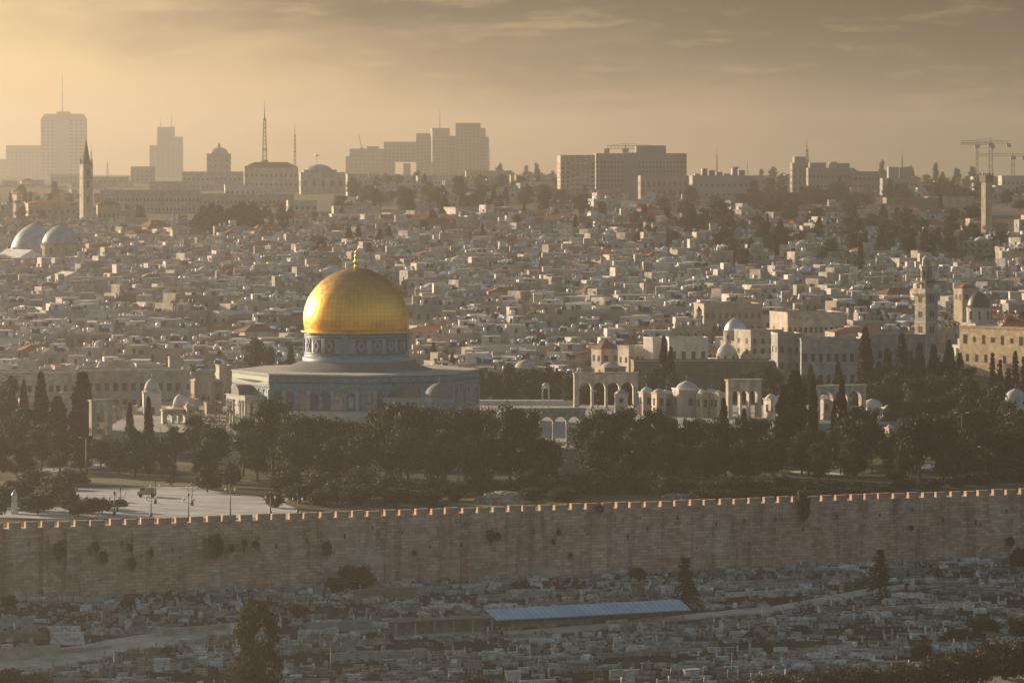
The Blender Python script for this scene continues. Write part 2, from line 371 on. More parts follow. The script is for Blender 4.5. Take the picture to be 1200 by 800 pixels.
def dup(o, parent=None):
    c = o.copy(); C.objects.link(c)
    if parent is not None: c.parent = parent; KIDS.setdefault(parent.name, []).append(c)
    for ch in KIDS.get(o.name, []): dup(ch, c)
    return c
UNIT = {}
def unit_box(mat):
    if mat not in UNIT:
        b = MB(); b.box(-.5, .5, -.5, .5, -.5, .5, mat); me = bpy.data.meshes.new('window'); me.from_pydata(b.v, [], b.f); me.materials.append(MAT[mat]); UNIT[mat] = me
    return UNIT[mat]
def piece(name, parent, mat, x, y, z, sx, sy, sz, rz=0):
    o = link(name, unit_box(mat), parent); o.location = (x, y, z); o.scale = (sx, sy, sz); o.rotation_euler = (0, 0, rz); return o
def windows(root, L, name='window', mat='window_dark', cap=100):
    """L: (x, y, z, sx, sy, sz); each window its own part, past a hundred the rest as one"""
    for w in L[:cap]: piece(name, root, mat, *w)
    if len(L) > cap:
        b = MB()
        for x, y, z, a, c, d in L[cap:]: b.box(x-a/2, x+a/2, y-c/2, y+c/2, z-d/2, z+d/2, mat)
        o = b.build('more_windows', root); o['kind'] = 'stuff'
ORD = 'first second third fourth fifth sixth seventh eighth ninth tenth eleventh twelfth thirteenth fourteenth fifteenth sixteenth seventeenth eighteenth nineteenth twentieth'.split()
def ordw(n):
    if n <= 20: return ORD[n-1]
    tens = {2: 'twenty', 3: 'thirty', 4: 'forty', 5: 'fifty', 6: 'sixty', 7: 'seventy', 8: 'eighty', 9: 'ninety'}
    t, u = divmod(n, 10)
    return tens[t]+'-'+ORD[u-1] if u else {20: 'twentieth', 30: 'thirtieth', 40: 'fortieth', 50: 'fiftieth', 60: 'sixtieth', 70: 'seventieth', 80: 'eightieth', 90: 'ninetieth'}[n]
LM = []   # landmarks in view: (px, py, words)
def lm(px, py, words): LM.append((px, py, words))
def autolabel(items, marks, noun, hk=.7):
    """items: (object, description, anchor height). A label from its look plus its place by the closest landmark."""
    groups = {}
    for o, desc, h in items:
        p = proj(o.location.x, o.location.y, o.location.z+h)
        m = min(marks, key=lambda q: (q[0]-p[0])**2+((q[1]-p[1])*1.6)**2)
        dx, dy = p[0]-m[0], (p[1]-m[1])*1.6
        if abs(dx) > abs(dy): dr = 'left of' if dx < 0 else 'right of'
        else: dr = 'beyond' if dy < 0 else 'below'
        groups.setdefault((dr, m[2]), []).append((math.hypot(dx, dy), desc, o))
    for (dr, w), L in groups.items():
        L.sort(key=lambda t: t[0])
        for i, (_, desc, o) in enumerate(L):
            for ds in (desc, desc.replace('low ', '', 1).replace('tall ', '', 1), desc.split(' with ')[-1].join(('house with ', ''))):
                o['label'] = f'{ds} {dr} the {w}' if len(L) == 1 else f'{ds}, {ordw(i+1)} {noun} {dr} the {w}'
                if len(o['label'].split()) <= 14: break
# ------------------------------------------------------------------ ground
def make_terrain():
    xs = [-9000, -5000, -3000, -2000, -1400, -1000, -700, -500, -400, -320, -260]+[-200+10*i for i in range(41)]+[260, 320, 400, 500, 700, 1000, 1400, 2000, 3000, 5000, 9000]
    ss = [-1100, -900, -800, -720, -660, -600, -550, -500, -420, -350, -280, -220, -180]+[-150+4*i for i in range(37)]+[-1.2, 0.6, 4, 30, 100, 200, 300, 340, 370]+[400+25*i for i in range(60)]+[1950, 2050, 2200, 2400, 2700, 3200, 4000, 5500, 7000, 9000]
    r = random.Random(3); v = []; f = []
    for s in ss:
        k = 1 if s <= 260 else max(0, 1-(s-260)/400)
        for x in xs:
            y = s+705+.416*max(-200, min(200, x))*k
            if s <= -1.2: z = pw(s, CEM)
            elif s < 300: z = -4.5
            else: z = gz(x, y)
            if -150 < s < -3 and abs(x) < 300: z += r.uniform(-.25, .25)
            v.append((x, y, z))
    n = len(xs)
    for j in range(len(ss)-1):
        for i in range(n-1): f.append((j*n+i, j*n+i+1, (j+1)*n+i+1, (j+1)*n+i))
    me = bpy.data.meshes.new('ground'); me.from_pydata(v, [], f); me.materials.append(MAT['terrain'])
    o = link('ground', me); o['label'] = 'brown earth hillside and grassy esplanade under the whole city'; o['category'] = 'ground'; o['kind'] = 'structure'
make_terrain()
def sheet(name, poly, z, mat, label, cat, zf=None, thick=0):
    b = MB(); vs = [(x, y, (zf(x, y) if zf else 0)+z) for x, y in poly]
    if thick:
        n = len(vs); lo = [(x, y, q-thick) for x, y, q in vs]
        b.add(vs+lo, [tuple(range(n))]+[(i, n+i, n+(i+1) % n, (i+1) % n) for i in range(n)], mat)
    else: b.add(vs, [tuple(range(len(vs)))], mat)
    o = b.build(name); o['label'] = label; o['category'] = cat; o['kind'] = 'structure'; return o
def ground_xy(px, py, z):
    d = (CZ-z)*F/(py-200); return (PX(px, d), d)
# raised stone platform
sheet('raised_platform', [(-85, 864), (-60, 862), (-58, 836), (-22, 812), (22, 812), (24, 838), (60, 862), (62, 890), (84, 896), (84, 962), (13, 962), (12, 985), (-85, 985)], 0.0, 'platform_stone', 'pale paved platform under the golden dome and the arcades', 'platform', thick=4.6)
# plaza behind the wall
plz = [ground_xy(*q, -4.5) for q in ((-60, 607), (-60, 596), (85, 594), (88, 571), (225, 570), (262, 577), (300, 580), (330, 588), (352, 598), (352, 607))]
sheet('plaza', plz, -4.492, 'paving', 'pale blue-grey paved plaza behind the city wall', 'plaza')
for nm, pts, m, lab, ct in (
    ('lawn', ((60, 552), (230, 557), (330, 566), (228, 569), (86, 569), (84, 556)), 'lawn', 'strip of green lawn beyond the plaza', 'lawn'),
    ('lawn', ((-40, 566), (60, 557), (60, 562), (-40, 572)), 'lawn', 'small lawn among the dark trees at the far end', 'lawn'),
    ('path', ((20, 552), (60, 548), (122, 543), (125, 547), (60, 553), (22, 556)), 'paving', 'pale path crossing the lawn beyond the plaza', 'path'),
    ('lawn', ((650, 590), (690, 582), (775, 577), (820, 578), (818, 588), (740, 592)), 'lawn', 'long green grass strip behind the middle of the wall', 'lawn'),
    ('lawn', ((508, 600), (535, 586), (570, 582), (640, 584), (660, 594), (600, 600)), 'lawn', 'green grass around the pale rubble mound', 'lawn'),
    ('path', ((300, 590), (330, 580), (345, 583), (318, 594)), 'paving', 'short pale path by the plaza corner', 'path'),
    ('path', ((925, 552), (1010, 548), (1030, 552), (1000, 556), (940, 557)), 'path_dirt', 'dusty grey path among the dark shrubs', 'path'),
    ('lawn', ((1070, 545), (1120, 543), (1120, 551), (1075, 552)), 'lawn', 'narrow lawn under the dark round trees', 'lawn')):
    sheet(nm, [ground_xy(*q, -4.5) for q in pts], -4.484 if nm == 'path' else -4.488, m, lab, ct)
# ------------------------------------------------------------------ cemetery paths
def cem_xy(px, py):
    lo, hi = 560, 760
    for _ in range(40):
        d = (lo+hi)/2; x = PX(px, d)
        if proj(x, d, gz(x, d))[1] > py: lo = d
        else: hi = d
    return PX(px, (lo+hi)/2), (lo+hi)/2
def ribbon(name, pts, label, mat='path_dirt', lift=.3):
    """pts: (px, py_far, py_near)"""
    b = MB(); vs = []
    dense = []
    for (a, c) in zip(pts, pts[1:]):
        for k in range(6): dense.append(tuple(lerp(a[i], c[i], k/6) for i in range(3)))
    dense.append(pts[-1])
    for px, p1, p2 in dense:
        x1, y1 = cem_xy(px, p1); x2, y2 = cem_xy(px, p2)
        vs += [(x1, y1, gz(x1, y1)+lift), (x2, y2, gz(x2, y2)+lift), (x2, y2-.05, gz(x2, y2)-.6)]
    fs = []
    for i in range(len(dense)-1):
        k = 3*i; fs += [(k, k+1, k+4, k+3), (k+1, k+2, k+5, k+4)]
    b.add(vs, fs, mat); o = b.build(name); o['label'] = label; o['category'] = 'path'; o['kind'] = 'structure'
ribbon('path', [(-30, 772, 789), (40, 765, 785), (95, 758, 778), (130, 751, 770), (190, 742, 758), (275, 731, 745), (330, 724, 736)], 'pale dusty path climbing through the graves to the bushy tree')
ribbon('path', [(690, 733, 738), (740, 729, 733), (800, 722, 727), (850, 717, 722), (900, 713, 719), (960, 702, 709), (1010, 692, 699), (1060, 686, 691)], 'pale narrow track passing the end of the blue canopy')
ribbon('path', [(590, 741, 744), (640, 738, 742), (690, 733, 738)], 'narrow pale track below the blue canopy')
ribbon('road', [(1000, 803, 812), (1100, 798, 808), (1230, 790, 802)], 'edge of a grey road at the foot of the graves')
# ------------------------------------------------------------------ city wall
WN = 22.6
def make_wall():
    a = math.atan(.416); L = 400; mid = (0, 705)
    m, t = newmat('wall_stone')
    def n(ty, **k):
        x = t.nodes.new(ty)
        for q, b in k.items(): setattr(x, q, b)
        return x
    K = t.links.new
    o = n('ShaderNodeOutputMaterial'); b = n('ShaderNodeBsdfPrincipled'); b.inputs['Roughness'].default_value = .95; b.inputs['Specular IOR Level'].default_value = .15
    tc = n('ShaderNodeTexCoord')
    sp = n('ShaderNodeSeparateXYZ'); K(tc.outputs['Object'], sp.inputs[0]); cb = n('ShaderNodeCombineXYZ'); K(sp.outputs[0], cb.inputs[0]); K(sp.outputs[2], cb.inputs[1])
    def noise(sc, det=6, mp=None, ro=.6):
        x = n('ShaderNodeTexNoise'); x.inputs['Scale'].default_value = sc; x.inputs['Detail'].default_value = det; x.inputs['Roughness'].default_value = ro
        if mp:
            q = n('ShaderNodeMapping'); q.inputs['Scale'].default_value = mp; K(tc.outputs['Object'], q.inputs[0]); K(q.outputs[0], x.inputs['Vector'])
        else: K(tc.outputs['Object'], x.inputs['Vector'])
        return x.outputs[0]
    def rng(src, a0, a1, b0=0, b1=1):
        r = n('ShaderNodeMapRange'); K(src, r.inputs[0]); 
        for i, v_ in enumerate((a0, a1, b0, b1)): r.inputs[i+1].default_value = v_
        return r.outputs[0]
    def mix(f, A, B, ty='MIX'):
        x = n('ShaderNodeMix', data_type='RGBA', blend_type=ty)
        if isinstance(f, float): x.inputs[0].default_value = f
        else: K(f, x.inputs[0])
        for s, v_ in ((6, A), (7, B)):
            if isinstance(v_, tuple): x.inputs[s].default_value = (*v_, 1)
            else: K(v_, x.inputs[s])
        return x.outputs[2]
    big = noise(.09, 7)
    base = mix(rng(big, .4, .6), (.50, .31, .22), (.60, .43, .32))
    # paler, rougher blocks low on the wall, the boundary wanders
    zz = n('ShaderNodeMath', operation='MULTIPLY_ADD'); K(noise(.05, 5, (1, 1, .3)), zz.inputs[0]); zz.inputs[1].default_value = 16; K(sp.outputs[2], zz.inputs[2])
    low = rng(zz.outputs[0], .2, -3.5)
    base = mix(low, base, mix(rng(noise(1.1, 3), .4, .65), (.15, .135, .11), (.50, .47, .41)))
    strk = rng(noise(1, 6, (.5, .5, .05)), .5, .66); base = mix(strk, base, (.25, .16, .12))
    strk2 = rng(noise(1, 5, (1.7, 1.7, .05)), .56, .7); base = mix(strk2, base, (.40, .34, .27))
    br = n('ShaderNodeTexBrick'); K(cb.outputs[0], br.inputs['Vector']); br.inputs['Scale'].default_value = 1; br.inputs['Brick Width'].default_value = 1.25; br.inputs['Row Height'].default_value = .56
    br.inputs['Mortar Size'].default_value = .03; br.inputs['Color1'].default_value = (.62, .62, .62, 1); br.inputs['Color2'].default_value = (1.3, 1.27, 1.22, 1); br.inputs['Mortar'].default_value = (.45, .44, .42, 1)
    base = mix(.9, base, br.outputs[0], 'MULTIPLY')
    spk = rng(noise(2.2, 2), .63, .69); base = mix(spk, base, (.50, .45, .37))
    spd = rng(noise(1.5, 2, (1, 1, 1.3)), .67, .72); base = mix(spd, base, (.10, .085, .07))
    base = mix(rng(noise(.35, 6, (1, 1, .8)), .56, .66), base, mix(.5, base, (.25, .22, .19)))
    base = mix(rng(noise(.22, 6, (1, 1, 1.4)), .58, .68), base, mix(.6, base, (.62, .54, .44)))
    K(base, b.inputs['Base Color'])
    bp = n('ShaderNodeBump'); bp.inputs['Distance'].default_value = .15; bp.inputs['Strength'].default_value = .7; K(noise(1.8, 5), bp.inputs['Height']); K(bp.outputs[0], b.inputs['Normal'])
    K(b.outputs[0], o.inputs[0])
    root = thing('city_wall', (0, 705, -14.5), a, 'long crenellated brown stone city wall running across the whole view', 'city wall')
    b = MB(); H = 12.0-.95
    # gentle relief: facade panels stepping in and out a little
    r = random.Random(11); u = -200.0; 
    while u < 200:
        w = r.uniform(7, 16); p = r.uniform(0, .28)
        b.box(u, min(u+w, 200), -1.5-p, 1.2, -3, H, 'wall_stone'); u += w
    b.build('curtain_wall', root)
    # merlons: the hundred that show, the rest of the row as one part
    sp_ = 2.81; k = 0; mb = MB(); mb.box(-1.12, 1.12, -1.52, -.55, H, H+1.0, 'wall_stone'); me = None; rest = MB(); nrest = 0
    cb_ = MB(); cb_.box(-1.1, 1.1, -1.60, -.12, H+1.0, H+1.1, 'wall_stone')
    i0 = -36
    for i in range(-70, 71):
        uu = i*sp_
        wx = uu*cos(a); wy = 705+uu*sin(a); px = proj(wx, wy, -3)[0]
        if -8 < px < 1208 and nrest >= 0 and k < 100:
            if me is None: o = mb.build('merlon', root); me = o.data; 
            else: o = link('merlon', me, root)
            o.location = (uu+r.uniform(-.12, .12), 0, r.uniform(-.12, .06)); o.scale = (r.uniform(.86, 1.03), r.uniform(.8, 1.08), 1); o.rotation_euler = (0, r.uniform(-.012, .012), r.uniform(-.02, .02)); k += 1
        else: rest.box(uu-1.02, uu+1.02, -1.52, -.2, H, H+1, 'wall_stone')
    o = rest.build('more_merlons', root); o['kind'] = 'stuff'
    # shallow buttresses whose flanks catch the sun, arrow slits, drain holes
    def u_at(px):
        d = 703.5/(1-.416*(px-600)/F); x = PX(px, d); return x/cos(a)
    for px, z0, z1 in ((76, 4, 9.4), (154, 6, 10), (229, 6.5, 9.5), (375, 6.8, 9.0), (443, 7.5, 8.8), (512, 7.4, 9.2), (653, 7, 9.5), (719, 7.9, 9.9), (302, 6, 9), (581, 7.4, 8.8), (48, 0, 9.9)):
        P('buttress', root, 'box', u_at(px)-.5, u_at(px)+.6, -2.25, -1.4, z0, z1, 'wall_stone', top=.97)
    L = []
    for px in range(20, 1190, 37):
        q = px+r.uniform(-9, 9); L.append((u_at(q), -1.86, r.uniform(5.5, 9.3), .28, .12, r.uniform(.5, 1.1)))
    for x, y, z, sx, sy, sz in L: piece('arrow_slit', root, 'window_dark', x, y, z, sx, sy, sz)
    return u_at
u_at = make_wall()
# ------------------------------------------------------------------ the golden dome
def golden():
    d0 = 900; cx = PX(417, d0); r0 = 26.7; root = thing('domed_shrine', (cx, d0, 0), 0, 'blue-tiled octagonal shrine under a large gold dome', 'shrine')
    ang = lambda deg: (sin(radians(deg)), -cos(radians(deg)))      # 0 deg faces the camera
    ap = r0*cos(pi/8); side = 2*r0*sin(pi/8)
    corner = [(r0*ang(4+45*k)[0], r0*ang(4+45*k)[1]) for k in range(8)]
    b = MB()
    b.lathe([(r0+.25, -.6), (r0+.25, .5), (r0+.05, .55), (r0+.05, 3.55)], 'marble', n=8, sm=False, a0=radians(4-90)); b.build('marble_base', root)
    b = MB()
    b.lathe([(r0-.05, 3.5), (r0-.05, 11.0), (r0-.9, 11.0), (r0-.9, 9.3), (r0-3, 9.3)], 'tile_blue', n=8, sm=False, a0=radians(4-90)); b.build('tiled_wall', root)
    b = MB()
    b.lathe([(r0-1.1, 10.95), (r0+.12, 10.95), (r0+.12, 11.22), (r0-1.1, 11.22)], 'marble', n=8, sm=False, a0=radians(4-90)); b.build('coping', root)
    b = MB(); b.lathe([(r0-.95, 9.55), (20.5, 9.9), (16, 11.4), (11.6, 13.1)], 'roof_lead', n=48, sm=False, a0=radians(4-90)); b.build('roof', root)
    for k in range(8):
        a = 4+22.5+45*k; nx, ny = ang(a); th = math.atan2(nx, -ny)   # rotation about z of a face whose local normal is -y
        vis = (a % 360) < 110 or (a % 360) > 250
        if not vis: continue
        fo = bpy.data.objects.new('facade', None)
        b = MB(); W = side/2
        # thin bands: dotted cornice, inscription band, base band
        b.box(-W+.1, W-.1, -ap-.06, -ap+.02, 8.72, 8.86, 'tile_pale'); b.box(-W+.1, W-.1, -ap-.05, -ap+.02, 10.55, 10.7, 'tile_dark')
        b.box(-W+.1, W-.1, -ap-.05, -ap+.02, 9.35, 9.5, 'tile_dark'); b.box(-W+.1, W-.1, -ap-.05, -ap+.02, 3.58, 3.75, 'tile_dark')
        for i in range(34):
            x = -W+.5+i*(side-1)/33; b.box(x-.12, x+.12, -ap-.07, -ap+.01, 8.2, 8.45, 'tile_pale')
            if i % 2: b.box(x-.2, x+.2, -ap-.07, -ap+.01, 9.0, 9.25, 'tile_pale')
        fo = b.build('facade_bands', root); fo.rotation_euler = (0, 0, th)
        if abs(a % 360-296.5) < 3: b = MB(); b.box(-W+.2, W-.2, -ap-.045, -ap+.02, 8.9, 10.5, 'tile_teal_sunlit'); b.build('sunlit_tint_band', fo)  # sunlit facet alone: its warm light is tinted into this tile band
        # seven bays: arched window panels between tiled pilasters
        bw = (side-1.2)/7
        for i in range(8):
            x = -W+.6+i*bw
            o = P('pilaster', fo, 'box', x-.42, x+.42, -ap-.16, -ap, 3.76, 7.9, 'tile_pale' if i % 2 else 'tile_blue')
        for i in range(7):
            x = -W+.6+(i+.5)*bw; w = bw*.30; q = MB()
            mt_ = ('tile_teal_sunlit' if abs(a % 360-298) < 12 else ('tile_sand' if (i+k) % 3 == 0 else 'tile_dark'))  # panels of the sunlit facet take the sun-tinted tile
            pts = [(x-w, 3.9), (x+w, 3.9)]+[(x+w*cos(pi*j/8), 6.6+w*1.15*sin(pi*j/8)) for j in range(9)]
            nn = len(pts); q.add([(p[0], -ap-.09, p[1]) for p in pts]+[(p[0], -ap+.02, p[1]) for p in pts], [tuple(range(nn))]+[(j, (j+1) % nn, nn+(j+1) % nn, nn+j) for j in range(nn)], mt_)
            if (i*5+k*3) % 7 == 2:
                q.box(x-w*.75, x+w*.75, -ap-.13, -ap-.05, 4.2, 6.6, 'tile_pale'); q.box(x-w*.4, x+w*.4, -ap-.16, -ap-.1, 4.6, 6.2, 'tile_sand')
            o = q.build('window_panel', fo)
    # drum
    z0, z1, rd = 13.0, 19.2, 11.15
    P('drum', root, 'lathe', [(rd+.35, z0-.6), (rd+.35, z0+1.0), (rd+.05, z0+1.05), (rd, z0+1.6), (rd, z1)], 'tile_pale', n=64, sm=True)
    b = MB()
    for zb, mt_ in ((14.35, 'tile_blue'), (14.7, 'tile_dark'), (18.2, 'tile_dark'), (18.75, 'tile_blue')):
        b.lathe([(rd+.06, zb), (rd+.06, zb+.26)], mt_, n=64); 
    b.build('drum_bands', root)
    for k in range(20):
        a = 8+18*k
        if 100 < a % 360 < 260: continue
        nx, ny = ang(a); th = math.atan2(nx, -ny); w = .95; q = MB(); e = -rd
        if k % 5 == 4:
            q.box(-.75, .75, e-.35, e+.1, z0+.9, z1-.1, 'tile_blue'); o = q.build('drum_buttress', root)
        else:
            q.box(-w-.2, w+.2, e-.10, e+.15, 15.1, 18.0, 'tile_dark'); o = q.build('drum_window', root)
            q = MB()
            # pale knotwork lattice: two overlapping lozenges and a roundel
            for (sx, sz) in ((w*.95, 1.3), (w*.5, 1.3)):
                ps = [(0, 16.55+sz), (sx, 16.55), (0, 16.55-sz), (-sx, 16.55)]
                for j in range(4): q.tube((ps[j][0], e-.15, ps[j][1]), (ps[(j+1) % 4][0], e-.15, ps[(j+1) % 4][1]), .11, 'tile_pale', n=4)
            rp = [(.62*cos(pi*j/4), 16.55+.62*sin(pi*j/4)) for j in range(8)]
            for j in range(8): q.tube((rp[j][0], e-.17, rp[j][1]), (rp[(j+1) % 8][0], e-.17, rp[(j+1) % 8][1]), .1, 'tile_pale', n=4)
            lo = q.build('lattice', o)
            # set the lattice's own frame
        o.rotation_euler = (0, 0, th)
    P('gilded_cornice', root, 'lathe', [(rd, 19.1), (rd+.65, 19.25), (rd+.75, 19.5), (rd+.2, 19.75), (rd, 19.8)], 'gold_trim', n=64)
    # dome profile read as half-widths
    prof = [(392, 60), (385, 61), (378, 61.7), (370, 61.2), (362, 59.6), (354, 57), (346, 53), (338.3, 47.6), (331, 41), (324.5, 33), (319.5, 24), (316, 15), (314, 7), (313, 0)]
    s = d0/F; pr = [(w*s, 33.2-(py-313)*(33.2-19.6)/79) for py, w in prof]
    fine = []
    for (a_, b_), (c_, e_) in zip(pr, pr[1:]):
        fine += [(a_, b_), ((a_+c_)/2, (b_+e_)/2)]
    fine.append(pr[-1])
    P('gold_dome', root, 'lathe', fine, 'gold', n=72, sm=True)
    P('finial', root, 'lathe', [(.55, 33.0), (.3, 33.5), (.22, 33.9), (.55, 34.3), (.22, 34.8), (.18, 35.1), (.42, 35.45), (.16, 35.8), (.14, 36.1), (.32, 36.4), (.1, 36.7), (.08, 37.0)], 'gold_trim', n=10)
    q = MB()
    for j in range(14):
        a0_, a1_ = radians(-70+320*j/14), radians(-70+320*(j+1)/14)
        q.tube((.62*sin(a0_+.35), 0, 37.55-.62*cos(a0_+.35)), (.62*sin(a1_+.35), 0, 37.55-.62*cos(a1_+.35)), .1, 'gold_trim', n=5)
    q.build('crescent', root)
    # porches on alternate faces
    for a, big in ((4+22.5-90+0, True), (4+22.5, False)):
        nx, ny = ang(a); th = math.atan2(nx, -ny); y0 = -ap
        po = MB(); po.box(-5.2, 5.2, y0-3.4, y0-.05, 5.4, 6.2, 'marble'); po.box(-5.5, 5.5, y0-3.6, y0-.05, 6.2, 6.4, 'marble'); pb = po.build('porch', root); pb.rotation_euler = (0, 0, th)
        q = MB()
        n_ = 10; rr = 2.1; vs = []; fs = []
        for j in range(n_+1):
            c_, s_ = cos(pi*j/n_), sin(pi*j/n_)
            vs += [(rr*c_, y0-3.5, 6.4+rr*s_), (rr*c_, y0-.05, 6.4+rr*s_)]
        for j in range(n_): fs.append((2*j, 2*j+2, 2*j+3, 2*j+1))
        fs.append(tuple(2*j for j in range(n_+1)))
        q.add(vs, fs, 'roof_lead'); q.build('barrel_vault', pb)
        for x in (-4.9, -3.3, -1.8, 1.8, 3.3, 4.9):
            P('column', pb, 'lathe', [(.34, 0), (.34, .4), (.27, .45), (.25, 4.7), (.4, 5.0), (.4, 5.4)], 'marble', x, y0-3.1, n=10)
        P('doorway', pb, 'box', -1.3, 1.3, y0-.3, y0-.02, 0, 4.6, 'window_dark')
    lm(417, 350, 'gold dome')
golden()
def ribbed_dome():
    d = 866; x = PX(515, d); root = thing('small_domed_pavilion', (x, d, 0), 0, 'small open marble pavilion under a ribbed grey dome beside the blue-tiled shrine', 'pavilion')
    P('platform_step', root, 'lathe', [(4.9, 0), (4.9, .3), (4.6, .3)], 'marble', n=11, sm=False)
    for k in range(11):
        a = 2*pi*k/11; P('column', root, 'lathe', [(.22, .3), (.17, .5), (.16, 3.2), (.28, 3.6)], 'marble', 4.1*cos(a), 4.1*sin(a), n=8)
    P('arcade_ring', root, 'lathe', [(3.9, 3.55), (4.4, 3.55), (4.4, 5.2), (4.6, 5.25), (4.6, 5.5), (3.2, 5.9), (3.05, 6.0)], 'tile_blue', n=11, sm=False)
    P('drum', root, 'lathe', [(2.95, 5.9), (2.95, 7.0), (3.15, 7.05), (3.15, 7.2), (2.9, 7.25)], 'tile_pale', n=6, sm=False)
    P('dome', root, 'dome', 3.0, 7.2, 2.9, 'roof_lead', n=32, m=9, pointy=.15, rib=.045)
    P('finial', root, 'lathe', [(.12, 10.0), (.05, 10.5), (.14, 10.7), (.02, 11.1)], 'steel', n=6)
    lm(515, 465, 'ribbed small dome')
ribbed_dome()
# ------------------------------------------------------------------ arcades on the platform
def arcade(px0, px1, ptop, pspring, pbase, d, bays, mat, label, rot=0, t=1.3, cols=True, colr=.28, point=1.1, cornice=True, pier=.12, endpier=.9, name='arcade'):
    w = (px1-px0)*d/F; zb, zt, zs = PZ(pbase, d), PZ(ptop, d), PZ(pspring, d)
    root = thing(name, (PX((px0+px1)/2, d), d, zb), radians(rot), label, 'arcade')
    w /= max(.3, cos(radians(rot)))
    b = MB(); b.arcade(-w/2, w/2, 0, zt-zb, 0, t, bays, zs-zb, mat, pier=pier, point=point, endpier=endpier); b.build('arched_wall', root)
    if cornice: P('cornice', root, 'box', -w/2-.2, w/2+.2, -.22, t+.22, zt-zb+.003, zt-zb+.35, mat)
    if cols:
        bw = (w-2*endpier)/bays
        for i in range(1, bays):
            x = -w/2+endpier+i*bw; P('column', root, 'lathe', [(colr*1.5, 0), (colr*1.5, .3), (colr, .4), (colr*.9, zs-zb-.5), (colr*1.4, zs-zb)], 'marble', x, -.15, n=10)
    return root
A1 = arcade(673, 748, 438, 456, 478, 950, 4, 'cream', 'tall four-arched stone arcade standing free on the platform', rot=9, colr=.33, point=1.15)
lm(710, 450, 'four-arched arcade')
A2 = arcade(853, 893, 446, 463, 489, 906, 3, 'cream', 'sunlit narrow three-arched stone arcade right of the small domes', rot=22, colr=.25, pier=.1)
lm(873, 465, 'three-arched arcade')
A3 = arcade(596, 686, 480, 496, 524, 815, 5, 'tan', 'dark arcade at the top of the platform stairs with dotted cornice', rot=4, colr=.3, t=1.4)
for i in range(26):
    w_ = 15.0; x = -7.0+i*14.0/25; P('dentil', A3, 'box', x-.14, x+.14, -.34, -.225, 7.05, 7.3, 'tomb_pale')
lm(650, 500, 'stairway arcade')
A4 = arcade(108, 131, 470, 486, 510, 862, 1, 'cream', 'sunlit single pointed arch beside the tallest cypress', rot=30, cols=False, endpier=1.0, pier=.15, point=1.3)
A5 = arcade(955, 1016, 453, 467, 491, 905, 3, 'cream', 'sunlit stone arcade behind the slim cypress at the platform edge', rot=25)
A6 = arcade(191, 221, 481, 489, 508, 893, 3, 'cream', 'sunlit arched stone porch under the two low domes', rot=20, cols=True)
# stairs below the stairway arcade
st = thing('stone_stairs', (PX(655, 812), 811.2, -4.5), radians(4), 'broad pale stone stairs climbing to the stairway arcade', 'stairs')
for i in range(12):
    P('step', st, 'box', -8.5, 8.5, -9+i*.75, .1, i*.37, (i+1)*.37, 'platform_stone')
for s in (-1, 1): P('side_wall', st, 'box', s*8.9-.35, s*8.9+.35, -9.3, .1, 0, 4.7, 'cream', top=1)
# terrace wall along the front of the platform
def lowwall(px0, px1, py, d0, d1, h, mat, label, t=.5, z=None, name='low_wall'):
    x0, x1 = PX(px0, d0), PX(px1, d1); L = math.hypot(x1-x0, d1-d0); a = math.atan2(d1-d0, x1-x0); z = gz((x0+x1)/2, (d0+d1)/2) if z is None else z
    root = thing(name, ((x0+x1)/2, (d0+d1)/2, z), a, label, 'wall')
    P('masonry', root, 'box', -L/2, L/2, -t/2, t/2, -.6, h, mat); P('coping', root, 'box', -L/2-.1, L/2+.1, -t/2-.1, t/2+.1, h+.003, h+.15, mat); return root
lowwall(560, 676, 470, 962, 962, .9, 'white', 'low pale parapet along the rear of the platform terrace', z=0)
lowwall(563, 596, 482, 866, 866, 1.2, 'white', 'short pale parapet right of the blue-tiled shrine', z=0)
lowwall(560, 573, 482, 872, 872, 2.9, 'marble', 'small block-like marble pier at the corner of the shrine terrace', z=0, t=1.6, name='marble_pier')
lowwall(590, 700, 480, 822, 822, .5, 'white', 'pale kerb wall directly behind the stairway arcade', z=0)
